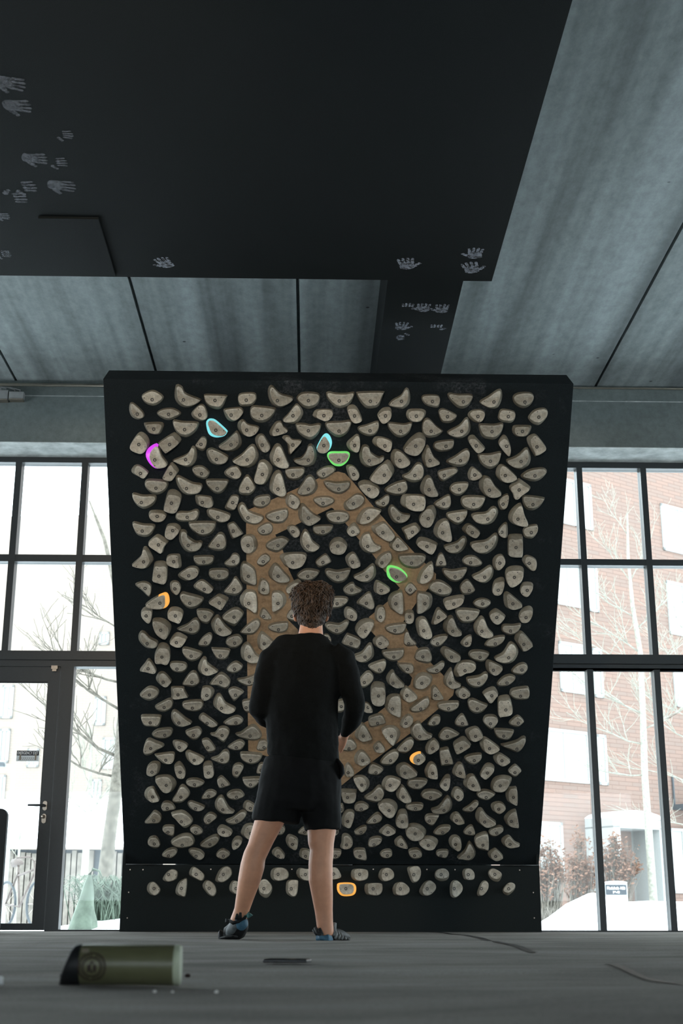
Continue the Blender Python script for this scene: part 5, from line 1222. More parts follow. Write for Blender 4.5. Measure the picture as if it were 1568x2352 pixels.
# legs
LL = [(655, 1790, .0, 42, .10), (640, 1840, .0, 37, .088), (618, 1885, .0, 32.5, .078), (603, 1922, .0, 28, .068), (593, 1948, -.005, 25.5, .062), (584.5, 1966, -.008, 25.6, .062),
      (579.5, 1990, -.012, 27.2, .064), (572, 2022, -.005, 25, .058), (562, 2062, .02, 20, .045), (555, 2090, .045, 17, .038), (549, 2108, .06, 17.5, .040), (545, 2120, .075, 18, .05)]
RL = [(722, 1790, .0, 42, .10), (733, 1850, .0, 37, .088), (739, 1905, .0, 33, .076), (737, 1938, -.003, 29, .068), (739, 1953, -.005, 26.3, .062), (736, 1982, -.012, 27.2, .066),
      (736, 2020, -.010, 27, .062), (740, 2056, .0, 23.8, .050), (743.5, 2094, .01, 20, .040), (746, 2125, .012, 18.5, .038), (749, 2142, .01, 17.5, .040), (750, 2151, .012, 15, .040)]
lf_(b, LL, 16); lf_(b, RL, 16)
# feet inside the shoes
fl = [pp(549, 2110, .06), pp(543, 2126, .085), pp(533, 2140, .115), pp(514, 2150, .13)]
b.tube(fl, [(.036, .036), (.034, .032), (.026, .018), (.016, .008)], 10)
fr = [pp(750, 2146, .02), pp(758, 2149, .10), pp(770, 2152, .17), pp(782, 2154, .23)]
b.tube(fr, [(.032, .030), (.032, .030), (.038, .024), (.030, .014)], 10)
b.build('body', M['skin'], pe, smooth=True, mods=REM(.0065, 4))
# sweatshirt
s = MB()
lf_(s, [(713, 1459.5, -.004, 32, .068), (713, 1465, -.004, 44, .078), (711, 1473, -.004, 61, .086), (708, 1484, -.002, 76, .094), (703, 1500, 0, 88, .104), (699, 1530, .0, 90, .118), (694, 1580, .0, 86, .120),
        (692, 1640, .01, 83.5, .116), (693.5, 1700, .01, 82, .116), (695, 1730, .0, 84, .122), (694, 1744, .0, 84, .124), (692, 1753, .0, 80, .118)], 22)
lf_(s, [(648, 1497, 0, 24, .075), (622, 1517, .0, 31, .078), (612, 1540, .0, 28, .074), (605, 1572, .0, 27.5, .070), (598, 1602, .005, 26.5, .066), (595, 1626, .02, 25, .062), (606, 1645, .09, 22, .052), (632, 1664, .19, 19, .046), (652, 1672, .235, 17, .040)], 16)
lf_(s, [(764, 1496, 0, 24, .075), (787, 1514, .0, 29, .078), (796, 1540, .0, 27, .074), (803, 1572, .0, 26, .070), (812, 1600, .005, 25, .066), (815, 1624, .02, 24, .062), (809, 1648, .07, 22.5, .056), (799, 1668, .12, 18, .046), (792, 1682, .155, 13.5, .036), (790.5, 1689, .168, 11.5, .032)], 16)
tx = bpy.data.textures.new('cloth_folds', 'CLOUDS'); tx.noise_scale = .11; tx.noise_depth = 2
s.build('sweatshirt', M['sweater'], pe, smooth=True, mods=REM(.009, 5)+[('DISPLACE', dict(texture=tx, strength=.022, mid_level=.5, texture_coords='LOCAL'))])
# shorts
k = MB()
lf_(k, [(692, 1742, .0, 84, .120), (691, 1756, .0, 86.5, .126), (690, 1782, -.004, 91.5, .134), (688, 1812, -.006, 94, .136), (687, 1842, -.004, 94, .128), (686, 1858, .0, 90, .112)], 24)
lf_(k, [(652, 1790, .0, 50, .115), (641, 1830, .0, 52, .112), (636, 1862, .0, 53, .106), (633, 1884, .0, 52.5, .102), (632.5, 1889, .0, 52, .10)], 18)
lf_(k, [(728, 1800, .0, 50, .115), (736, 1842, .0, 46, .110), (740, 1878, .0, 42.5, .104), (741, 1903, .0, 41, .100), (741, 1907, .0, 40.5, .098)], 18)
k.build('shorts', M['shorts'], pe, smooth=True, mods=REM(.009, 3)+[('DISPLACE', dict(texture=tx, strength=.018, mid_level=.5, texture_coords='LOCAL'))])
k = MB(); k.tube([pp(774, 1747, -.02), pp(784, 1762, -.03), pp(786, 1776, -.03), pp(779, 1790, -.03)], [(.010, .03), (.013, .045), (.012, .04), (.004, .02)], 8)
k.build('pocket_flap', M['shorts'], pe, smooth=True)
# hair: cap and many short curved locks
hm = MB(); hcx = pp(715, 1388, .025)
HP = [(718, 1343, .03, 18, .05), (717, 1347, .03, 28, .075), (716, 1357, .026, 36, .098), (716, 1372, .022, 39, .108), (716, 1388, .018, 38.5, .110), (715, 1404, .014, 35.5, .104), (714.5, 1417, .008, 32, .094),
      (714.5, 1428, .001, 28.5, .082), (715, 1436, -.006, 23, .066), (715.5, 1442, -.014, 16, .050), (716, 1446, -.02, 8, .035)]
lf_(hm, HP, 32)
for v in hm.v: v += Vector((v.x-hcx.x, v.y-hcx.y, 0)).normalized()*.005*noise.noise(v*45)
rnd = random.Random(3)
def hsurf(t, th):
    """point and outward direction on the hair cap; t from crown 0 to nape 1"""
    f = max(0, t)*(len(HP)-2); i = min(len(HP)-2, int(f)); f -= i
    q = [HP[i][k_]*(1-f)+HP[i+1][k_]*f for k_ in range(5)]; c = pp(q[0], q[1], q[2])
    r = Vector((math.cos(th), math.sin(th)*q[4]/(q[3]*PX), 0)); n_ = Vector((math.cos(th), math.sin(th)*.9, .75-1.25*t)).normalized()
    return c+Vector((q[3]*PX*math.cos(th), q[4]*math.sin(th), 0)), n_
for i in range(3300):
    t = rnd.random()**.8 if i < 2600 else rnd.uniform(-.02, .30); th = rnd.uniform(0, 2*PI)
    if math.sin(th) > .55 and t > .35: continue                    # the face stays free
    p, nrm = hsurf(t, th)
    big_ = t < .55
    swirl = Vector((.75*noise.noise(p*24)+(.5 if big_ else 0)*math.cos(th), .25*noise.noise(p*31+Vector((3, 0, 0))), -1.0 if t > .2 else -.35))
    tdir = (swirl-nrm*swirl.dot(nrm)).normalized(); L = (.044 if big_ else (.026 if t < .75 else .014))*rnd.uniform(.55, 1.2)
    sd = nrm.cross(tdir)*rnd.uniform(-.7, .7); lift = .32 if t < .3 else (.2 if big_ else .08)
    if big_ and math.cos(th) > .2: lift += .14
    if i >= 2600: tdir = (tdir+nrm*.5+Vector((rnd.uniform(-.8, .8), rnd.uniform(-.8, .4), 0))).normalized(); L *= .8
    hm.tube([p-nrm*.004, p+tdir*L*.35+nrm*L*(lift*.9), p+(tdir+sd*.5)*L*.7+nrm*L*lift, p+(tdir+sd)*L+nrm*L*lift*.45], [.0026, .0028, .0022, .0006], 4)
hm.build('hair', M['hair'], pe, smooth=True)
# climbing shoes
def shoe(parts, name, parent): 
    root = None
    for nm, mb, mat, vx in parts:
        o = mb.build(nm, mat, root or parent, loc=LOC[parent.name], smooth=True, mods=REM(vx, 2) if vx else None)
        if root: o.location = (0, 0, 0)
        root = root or o
    return root
k = MB()
k.tube([pp(556, 2113, .045), pp(550, 2126, .07), pp(542, 2138, .10), pp(527, 2147, .13), pp(510, 2152.5, .14), pp(503, 2154, .145)], [(.034, .040), (.048, .044), (.056, .038), (.052, .032), (.042, .028), (.026, .018)], 14)
t1 = MB(); t1.tube([pp(559, 2109, .03), pp(555, 2118, .035), pp(551, 2127, .05)], [(.022, .030), (.036, .040), (.030, .036)], 12)
t6 = MB(); t6.tube([pp(546, 2117, .035), pp(537, 2128, .06), pp(528, 2138, .085), pp(521, 2144, .10)], [(.018, .03), (.026, .034), (.024, .03), (.012, .02)], 12)
t2 = MB(); t2.tube([pp(543, 2150, .06), pp(525, 2153.5, .09), pp(507, 2156, .12)], [(.020, .008), (.028, .010), (.016, .008)], 12)
t3 = MB()
t3.tube([pp(526, 2114, .03), pp(535, 2120, -.0), pp(548, 2116, -.01), pp(561, 2109, .0), pp(568, 2102, .03)], [.008, .009, .009, .008, .006], 8)
t3.tube([pp(524, 2112, .03), pp(521, 2120, .03)], [.014, .010], 8)
t4 = MB(); t4.tube([pp(562, 2106, .0), pp(572, 2099, -.005), pp(576, 2100, -.005), pp(568, 2107, .0)], [.008, .012, .012, .008], 8)
t5 = MB(); t5.tube([pp(543, 2112, -.03), pp(545, 2099, -.045)], [(.010, .004), (.006, .003)], 6); t5.tube([pp(551, 2112, -.03), pp(552, 2096, -.045)], [(.010, .004), (.006, .003)], 6)
shoe([('climbing_shoe', k, M['rubber'], .006), ('heel_cup', t1, M['shoe_blue'], .006), ('sole', t2, M['rubber'], .006), ('ankle_strap', t3, M['strap'], 0), ('pull_tab', t4, M['strap_teal'], 0), ('heel_loop', t5, M['strap'], 0), ('toe_patch', t6, M['shoe_grey'], .006)], 'l', pe)
k = MB()
k.tube([pp(752, 2152, .03), pp(760, 2150, .10), pp(774, 2150, .17), pp(788, 2153, .24), pp(798, 2156, .29)], [(.040, .026), (.046, .036), (.050, .036), (.040, .026), (.016, .012)], 14)
t1 = MB(); t1.tube([pp(727, 2156.5, -.03), pp(738, 2154.5, -.055), pp(752, 2156, -.055), pp(761, 2157, -.02)], [(.010, .022), (.013, .026), (.013, .022), (.010, .018)], 10)
t2 = MB(); t2.tube([pp(745, 2160, .0), pp(765, 2158.5, .12), pp(790, 2158, .25)], [(.036, .008), (.044, .008), (.03, .008)], 12)
t3 = MB()
t3.tube([pp(724, 2132, .0), pp(730, 2143, -.03), pp(738, 2150, -.05)], [.010, .012, .009], 8); t3.tube([pp(719, 2136, .0), pp(728, 2146, -.03)], [.007, .009], 8)
t3.tube([pp(733, 2132, -.035), pp(738, 2148, -.045)], [(.008, .004), (.012, .005)], 6)
t4 = MB()
for i in range(5): t4.tube([pp(769+6*i, 2133+5.5*i, .02+.04*i), pp(772+7*i, 2146+3*i, .0+.04*i), pp(769+8*i, 2156+.8*i, -.01+.04*i)], [.006, .008, .006], 7)
t4.tube([pp(768, 2120, .03), pp(766.5, 2132, .02), pp(768, 2150, .0)], [.010, .012, .012], 8)
shoe([('climbing_shoe', k, M['rubber'], .006), ('heel_cup', t1, M['shoe_blue'], .005), ('sole', t2, M['rubber'], .006), ('ankle_strap', t3, M['strap'], 0), ('lacing', t4, M['strap_grey'], 0)], 'r', pe)

# ------------------------------------------------------------------ things on the floor
BY = 2.535; r_ = .0350
zc = floor_h(-.34, BY)+r_+.001
xa, xb = at(188, 2215, BY).x, at(415, 2215, BY).x; xl = at(133, 2230, BY).x
bt = empty('water_bottle', ((xa+xb)/2, BY, zc-r_)); tag(bt, 'olive green water bottle with black lid lying on its side on the carpet', 'bottle')
def cyl(m, prof, n=40, c=(BY, zc)):
    m.rings([[Vector((x, c[0]+r*math.cos(2*PI*i/n), c[1]+r*math.sin(2*PI*i/n))) for i in range(n)] for x, r in prof]); return m
sk = .03       # the bottle lies slightly turned, its base towards the room
def turn(m):
    for v in m.v: v.y += -sk*(v.x-xa)/(xb-xa)
    return m
turn(cyl(MB(), [(xa-.006, r_*.90), (xa, r_*.985), (xa+.004, r_), (xb-.010, r_), (xb-.003, r_*.985)])).build('bottle_body', M['olive'], bt, smooth=True)
turn(cyl(MB(), [(xb-.012, r_*.995), (xb-.001, r_*1.0), (xb+.003, r_*.95), (xb+.0035, r_*.6), (xb+.002, r_*.3)])).build('bottle_base', M['olive_base'], bt, smooth=True)
lid = MB()
cyl(lid, [(xa-.001, r_*1.0), (xa-.004, r_*1.01), (xl+.020, r_*1.0), (xl+.016, r_*.95)])
for v in lid.v:
    if v.x < xl+.03: v.x += (v.z-zc)*.36
turn(lid).build('bottle_lid', M['cap_black'], bt, smooth=True)
lp = MB(); lp.tube([(xl+.026, BY, zc-.024), (xl+.004, BY, zc-.020), (xl+.004, BY, zc-.031), (xl+.022, BY, zc-.033)], .0045, 8); turn(lp).build('carry_loop', M['cap_black'], bt, smooth=True)
# round emblem printed on the side that faces the camera
lg = MB(); lx = at(218, 2222, BY).x; rad = .0262; a0 = PI+.10
def cp_(u, v, lift=.0006):
    a = a0-v/r_; x = lx+u
    return Vector((x, BY-sk*(x-xa)/(xb-xa)+(r_+lift)*math.cos(a), zc+(r_+lift)*math.sin(a)))
def ringband(r0, r1, n=40):
    lg.rings([[cp_(r*math.cos(2*PI*i/n), r*math.sin(2*PI*i/n)) for i in range(n)] for r in (r0, r1)], 0, False, False)
ringband(.0150, .0175); ringband(.0235, .0262)
for q in range(26):
    a = 2*PI*q/26
    if q % 13 == 6: continue
    pts = [cp_(rr_*math.cos(a+da), rr_*math.sin(a+da)) for rr_, da in ((.0185, -.07), (.0225, -.06), (.0225, .06), (.0185, .07))]
    lg.add(pts, [(0, 1, 2, 3)])
for u, v, w_, h_ in ((0, .0005, .0042, .0105), (-.006, -.002, .002, .007), (.006, -.002, .002, .007)):
    lg.add([cp_(u+w_*math.cos(2*PI*i/14), v+h_*math.sin(2*PI*i/14)) for i in range(14)], [tuple(range(14))])
lg.build('round_logo', M['logo'], bt)
tb = MB(); tb.rings([[cp_(xa+.003-lx, .026-.004*0+v, .0005) for v in (0, .009)], [cp_(xa+.016-lx, .026+v, .0005) for v in (0, .009)]], 0, False, False, closed=False)
tb.build('paper_tape', M['brown_tape'], bt)
# phone
FY = 3.60; pa, pb_ = at(604, 2211, FY), at(704, 2216, FY-.02)
fz = floor_h((pa.x+pb_.x)/2, FY)
ph = empty('phone', ((pa.x+pb_.x)/2, FY, fz)); tag(ph, 'black phone lying flat on the carpet in front of the climber', 'phone')
dx = (pb_-pa); dx.z = 0; L = dx.length; dx.normalize(); dyv = Vector((-dx.y, dx.x, 0)); O = Vector((pa.x, FY-.03, fz+.004))
MB().frame_box(O, dx, dyv, Vector((0, 0, 1)), 0, L, 0, .072, 0, .0085).build('phone_body', M['phone'], ph, mods=[('BEVEL', dict(width=.003, segments=3))])
MB().frame_box(O, dx, dyv, Vector((0, 0, 1)), .004, L-.004, .004, .068, .0083, .0092).build('phone_screen', M['phone_glass'], ph)
MB().frame_box(O, dx, dyv, Vector((0, 0, 1)), L*.42, L*.60, -.0008, .0005, .003, .0055).build('side_button', M['phone'], ph)
# crumbs of chalk and a scrap at the frame edge
for i, (x, y, s_) in enumerate(((355, 2276, .0035), (396, 2276, .0025), (497, 2277, .0035))):
    p = on_z(x, y, .002); p.z = floor_h(p.x, p.y)+s_*.6
    k = MB().ball(p, (s_, s_, s_*.8), 8, 6)
    for v in k.v: v += (v-p)*.4*noise.noise(v*900)
    tag(k.build('chalk_crumb', M['chalk_bit'], smooth=True), ('pale chalk crumb on the carpet in front of the bottle', 'tiny faint chalk crumb right of the brighter one by the bottle', 'pale chalk crumb on the carpet right of the bottle')[i], 'chalk crumb', 'chalk crumbs on the carpet')
p = on_z(431, 2235, .004); p.z = floor_h(p.x, p.y)+.0035
k = MB().ball(p, (.0065, .005, .0042), 10, 8); tag(k.build('dark_crumb', M['logo'], smooth=True), 'dark reddish crumb on the carpet just right of the bottle base', 'crumb')
p = on_z(-9, 2266, .0); fz = floor_h(p.x, p.y); k = MB()
k.rings([[Vector((p.x+r*math.cos(a), p.y+r*math.sin(a), fz+z)) for a in [2*PI*i/24 for i in range(24)]] for r, z in ((.009, .001), (.012, .003), (.012, .014), (.009, .0165), (.004, .0165))])
tag(k.build('white_cap', M['white_plastic'], smooth=True), 'small white object cut off by the left frame edge, left of the bottle', 'cap')
# tall black panel at the left frame edge
QY = 9.7; xr = at(16, 1880, QY).x; zt = at(10, 1857, QY).z; rc = .05
tp_ = empty('standing_panel', (xr-.3, QY, 0)); tag(tp_, 'tall black panel with rounded corner, cut off by the left frame edge before the door', 'panel')
pr = [(xr-.7, 0.03), (xr, 0.03), (xr, zt-rc)]+[(xr-rc+rc*math.cos(a), zt-rc+rc*math.sin(a)) for a in [PI/2*i/6 for i in range(1, 7)]]+[(xr-.7, zt)]
MB().rings([[Vector((x, y, z)) for x, z in pr] for y in (QY, QY+.045)]).build('panel_board', M['alu_dark'], tp_)
for x in (xr-.6, xr-.1): MB().box(x-.03, x+.03, QY-.12, QY+.16, 0.0, .032).build('foot', M['alu_dark'], tp_)

# ------------------------------------------------------------------ outside: snow, houses, trees
def gh(x, y):
    z = -.16 + .05*noise.noise(Vector((x*.5, y*.5, 0)))
    def G(cx, cy, sx, sy, h): return h*math.exp(-((x-cx)/sx)**2-((y-cy)/sy)**2)
    z += G(4.7, 19.5, 1.3, 2.0, .40)*(1+.12*noise.noise(Vector((x*1.7, y*1.7, 5)))) + G(3.86, 19.3, .45, 1.2, .33) + G(5.05, 19.3, .35, 1.0, .10) + G(7.6, 18.5, 1.6, 2.0, .45)*(1+.3*noise.noise(Vector((x*1.9, y*1.6, 9))))
    z += G(-3.3, 16.0, 2.2, 1.4, .16) + G(-1.6, 15.0, 1.0, 1.0, .20)+G(-5.5, 20, 2.5, 2, .15)
    z += .04*noise.noise(Vector((x*2.3, y*2.3, 2)))
    if y < 11.4: z = -.16
    return z
nx, ny = 150, 130; xs = [-26+60*i/nx for i in range(nx+1)]; ys = [YW+.16+(75-YW)*(j/ny)**1.9 for j in range(ny+1)]
mb = MB(); mb.add([(x, y, gh(x, y)) for y in ys for x in xs], [(j*(nx+1)+i, j*(nx+1)+i+1, (j+1)*(nx+1)+i+1, (j+1)*(nx+1)+i) for j in range(ny) for i in range(nx)])
tag(mb.build('snow_ground', M['snow'], smooth=True), 'snow covered ground outside the windows', 'snow', kind='structure')

class Facade:
    """a house front: origin O on the ground, direction D along the wall"""
    def __init__(s, O, D, name, label, cat, w0, w1, h, mat, z0=-.3):
        s.O = Vector(O); s.D = Vector(D).normalized(); s.N = Vector((s.D.y, -s.D.x, 0))
        if s.N.y > 0: s.N = -s.N
        s.e = empty(name, s.O); tag(s.e, label, cat)
        k = MB(); k.frame_box(s.O, s.D, -s.N, Vector((0, 0, 1)), w0, w1, 0, 3.0, z0, h)
        o = k.build('facade_wall', mat, s.e); me = o.data; uv = me.uv_layers.new(name='UVMap')
        for lp_ in me.loops:
            v = me.vertices[lp_.vertex_index].co; uv.data[lp_.index].uv = (v.dot(s.D), v.z)
    def hit(s, x, y):
        d = ray(x, y); C = Vector((0, 0, CAMH)); k = (s.O-C).dot(s.N)/d.dot(s.N); p = C+d*k
        return (p-s.O).dot(s.D), p.z
    def win(s, x0, y0, x1, y1, fr=.09, bars=1, proud=.05):
        a, zt = s.hit((x0+x1)/2-(x1-x0)/2, (y0+y1)/2); b, _ = s.hit(x1, (y0+y1)/2)
        _, z1 = s.hit((x0+x1)/2, y0); _, z0 = s.hit((x0+x1)/2, y1)
        k = MB(); Z = Vector((0, 0, 1))
        for q in ((a, a+fr, z0, z1), (b-fr, b, z0, z1), (a, b, z0, z0+fr), (a, b, z1-fr, z1)): k.frame_box(s.O, s.D, s.N, Z, q[0], q[1], -.02, proud, q[2], q[3])
        for i in range(bars):
            m = a+(b-a)*(i+1)/(bars+1); k.frame_box(s.O, s.D, s.N, Z, m-fr*.4, m+fr*.4, -.02, proud*.8, z0+fr, z1-fr)
        f = k.build('window_frame', M['white_frame'], s.e)
        g = MB().frame_box(s.O, s.D, s.N, Z, a+fr*.5, b-fr*.5, -.01, proud*.35, z0+fr*.5, z1-fr*.5).build('window_glass', M['pale_glass'], f, loc=s.O)
        g.location = (0, 0, 0); return f
# right: house clad in reddish shingles, running away to the right
fr_ = Facade((8.8, 40.0, 0), (.819, .574, 0), 'clad_house', 'house clad in reddish shingles beyond the right windows', 'house', -9.0, 26, 24, M['clad'])
for q in ((1336, 1112, 1357, 1216), (1349, 1298, 1371, 1405), (1361, 1490, 1382, 1602), (1371, 1688, 1392, 1803), (1262, 1098, 1321, 1202), (1274, 1292, 1333, 1392), (1284, 1478, 1346, 1592), (1238, 1676, 1352, 1796),
          (1519, 1168, 1600, 1272), (1533, 1342, 1606, 1462), (1547, 1540, 1620, 1627), (1238, 1888, 1292, 2026), (1540, 1904, 1600, 2052)): fr_.win(*q, bars=0 if q[2]-q[0] < 30 else 1)
# snow capped entrance portal
a, _ = fr_.hit(1346, 1960); b, _ = fr_.hit(1466, 1960); _, zt = fr_.hit(1405, 1884); Z = Vector((0, 0, 1))
k = MB()
for q in ((a, a+.28), (b-.28, b)): k.frame_box(fr_.O, fr_.D, fr_.N, Z, q[0], q[1], -.1, 1.1, -.3, zt-.25)
k.frame_box(fr_.O, fr_.D, fr_.N, Z, a, b, -.1, 1.1, zt-.30, zt-.02); k.build('entrance_portal', M['white_frame'], fr_.e)
k = MB(); n_ = 14
R = []
for i in range(n_+1):
    t = i/n_; x = a+(b-a)*t; hh = .05+.20*math.sin(PI*min(1, max(0, t)))**.6
    R.append([fr_.O+fr_.D*x+fr_.N*u+Z*v for u, v in ((-.1, zt-.03), (1.12, zt-.03), (1.05, zt-.03+hh), (-.1, zt-.03+hh))])
k.rings(R); k.build('portal_snow', M['snow'], fr_.e, smooth=True)
k = MB().frame_box(fr_.O, fr_.D, fr_.N, Z, a+.30, b-1.0, .0, .06, -.2, zt-.4).build('entrance_door', M['pale_glass'], fr_.e)
# steel balcony at the right edge
a, z0 = fr_.hit(1545, 1860); b, _ = fr_.hit(1640, 1860); _, z1 = fr_.hit(1545, 1781)
k = MB(); k.frame_box(fr_.O, fr_.D, fr_.N, Z, a, b, 0, 1.3, z0, z0+.16)
for x in (a+.03, b-.03):
    for u in (.05, 1.27): k.frame_box(fr_.O, fr_.D, fr_.N, Z, x-.025, x+.025, u-.025, u+.025, z0, z1)
for x in [a+.03+i*(b-a-.06)/12 for i in range(13)]: k.frame_box(fr_.O, fr_.D, fr_.N, Z, x-.012, x+.012, 1.25, 1.275, z0, z1)
k.frame_box(fr_.O, fr_.D, fr_.N, Z, a, b, 1.24, 1.29, z1-.05, z1); k.build('balcony', M['dark_grey'], fr_.e)
# left: pale brick house
fl_ = Facade((-7.0, 46.0, 0), (1, -.10, 0), 'brick_house', 'pale brick house with white framed windows beyond the glass door', 'house', -12, 4.2, 14.0, M['brick'])
for q in ((4, 1574, 31, 1650), (-2, 1674, 22, 1752), (-8, 1780, 12, 1853), (217, 1600, 243, 1666), (235, 1694, 266, 1766), (210, 1790, 233, 1832), (228, 1452, 251, 1481), (62, 1720, 90, 1762)): fl_.win(*q, fr=.08, bars=1)
# snow covered shed
SY = 30; x0, x1 = at(-60, 1940, SY).x, at(300, 1940, SY).x; ze = at(100, 1950, SY).z; zr = at(100, 1858, SY+3).z
e = empty('shed', ((x0+x1)/2, SY, -.2)); tag(e, 'low shed with a deep snow covered roof behind the bare trees on the left', 'shed')
MB().box(x0, x1, SY+.25, SY+3, -.3, ze).build('shed_wall', M['dark_grey'], e)
k = MB(); px_ = x0
while px_ < x1-.1:
    if not (at(205, 2000, SY).x < px_ < at(232, 2000, SY).x): k.box(px_, px_+.10, SY+.15, SY+.26, -.3, ze-.02-.12*random.random())
    px_ += .125
k.build('plank_cladding', M['wood_grey'], e)
MB().add([(x0-.3, SY-.25, ze), (x1+.3, SY-.25, ze+.04), (x1+.3, SY+3.2, zr+.06), (x0-.3, SY+3.2, zr), (x0-.3, SY-.25, ze+.20), (x1+.3, SY-.25, ze+.22), (x1+.3, SY+3.2, zr+.3), (x0-.3, SY+3.2, zr+.24)],
         [(0, 1, 2, 3), (4, 7, 6, 5), (0, 4, 5, 1), (1, 5, 6, 2), (2, 6, 7, 3), (3, 7, 4, 0)]).build('snow_roof', M['snow'], e)

def branch(m, p, d, L, r, depth, rnd, droop=.0):
    r *= .72
    pts = [p]; rs = [r]; q = d.normalized(); n = 5
    for i in range(n):
        q = (q+Vector((rnd.uniform(-.22, .22), rnd.uniform(-.22, .22), rnd.uniform(-.12, .2)-droop))).normalized(); p = p+q*(L/n); pts.append(p.copy()); rs.append(r*(1-.75*(i+1)/n)+.002)
    m.tube(pts, rs, 5 if depth < 2 else 4)
    if depth:
        for i in range(2, n+1):
            for _ in range(2 if depth > 1 else 1):
                dd = (q+Vector((rnd.uniform(-1, 1), rnd.uniform(-.8, .8), rnd.uniform(-.3, .8)))).normalized()
                branch(m, pts[i-1], dd, L*rnd.uniform(.4, .62), rs[i-1]*.78, depth-1, rnd, droop)
def tree(name, label, Y, pix, radii, bran, mat, seed, depth=2):
    rnd = random.Random(seed); P = [at(x, y, Y) for x, y in pix]
    e = empty(name, (P[0].x, Y, gh(P[0].x, Y))); tag(e, label, 'tree', 'bare trees outside')
    t = MB(); P[0].z = gh(P[0].x, Y)-.1
    Q = []; RR = []
    for i in range(len(P)-1):
        for k_ in range(4):
            f = k_/4; Q.append(P[i]+(P[i+1]-P[i])*f); RR.append(radii[i]+(radii[i+1]-radii[i])*f)
    Q.append(P[-1]); RR.append(radii[-1])
    t.tube(Q, [r*(1+.12*noise.noise(Vector((i*1.3, seed, 0)))) for i, r in enumerate(RR)], 12); t.build('trunk', mat, e, smooth=True)
    m = MB()
    for f, dx_, dy_, dz, L, r in bran:
        i = min(len(Q)-1, int(f*(len(Q)-1))); branch(m, Q[i].copy(), Vector((dx_, dy_, dz)), L, r, depth, rnd)
    m.build('branches', mat, e, smooth=True)
tree('bare_tree', 'thick trunked bare tree beside the left edge of the board', 17.0, [(232, 2046), (250, 1930), (264, 1830), (275, 1740), (285, 1600), (283, 1480), (265, 1350), (240, 1240), (205, 1150)], [.115, .085, .080, .075, .065, .05, .035, .022, .012],
     [(.40, -1, -.1, .25, 1.5, .030), (.48, -1, .0, .6, 1.3, .024), (.55, -1, .1, .3, 1.2, .022), (.68, -1, .1, .5, 1.0, .014), (.80, .8, 0, 1, .8, .012), (.33, -1, -.2, .15, 1.2, .022)], M['bark'], 5)
tree('young_tree', 'thin young tree between the glass door and the thick bare tree', 24.0, [(189, 2060), (197, 1960), (203, 1870), (207, 1780), (210, 1700)], [.075, .062, .05, .035, .02],
     [(.5, -.8, 0, .8, 1.1, .018), (.55, .8, 0, .8, 1.0, .018), (.7, -.7, 0, 1, .9, .014), (.75, .7, 0, .9, .9, .014), (.9, -.2, 0, 1, .7, .01), (.62, .9, .2, .5, .9, .014)], M['bark_pale'], 8)
tree('young_tree', 'very thin sapling seen through the glass of the door', 26.0, [(43, 1985), (46, 1920), (49, 1860)], [.03, .022, .012], [(.4, -.7, 0, 1, .7, .010), (.6, .7, 0, 1, .7, .010), (.8, -.3, 0, 1, .5, .008), (.95, .3, 0, 1, .4, .006)], M['bark_pale'], 12, 1)
tree('pale_tree', 'pale barked bare tree in front of the reddish house on the right', 25.0, [(1500, 2062), (1490, 1920), (1480, 1780), (1476, 1640), (1470, 1500), (1452, 1390), (1442, 1280), (1440, 1180)], [.082, .072, .064, .060, .052, .04, .03, .018],
     [(.30, -1, -.2, -.15, 1.3, .02), (.36, -1, .0, .05, 1.6, .022), (.42, .9, .0, .25, 1.2, .02), (.46, -1, -.1, .35, 1.8, .026), (.52, .8, .1, .5, 1.2, .02), (.55, -1, .0, .5, 1.6, .022), (.60, -.9, .1, .7, 1.5, .022), (.66, .8, 0, .8, 1.3, .02), (.70, -.9, 0, .8, 1.4, .02), (.8, -.8, 0, 1, 1.2, .016), (.82, .6, 0, 1, 1.2, .016), (.93, -.4, 0, 1, 1, .012)], M['bark_pale'], 21)
tree('pale_tree', 'bare tree at the right frame edge whose branches cross the last pane', 27.0, [(1600, 2060), (1592, 1900), (1588, 1700), (1580, 1500), (1570, 1350)], [.07, .06, .05, .04, .025],
     [(.4, -1, 0, .4, 1.6, .02), (.5, -1, 0, .5, 1.6, .02), (.6, -1, .1, .6, 1.5, .018), (.7, -.9, 0, .8, 1.4, .016), (.85, -.7, 0, 1, 1.1, .012), (.3, -1, 0, .2, 1.3, .018)], M['bark_pale'], 31)

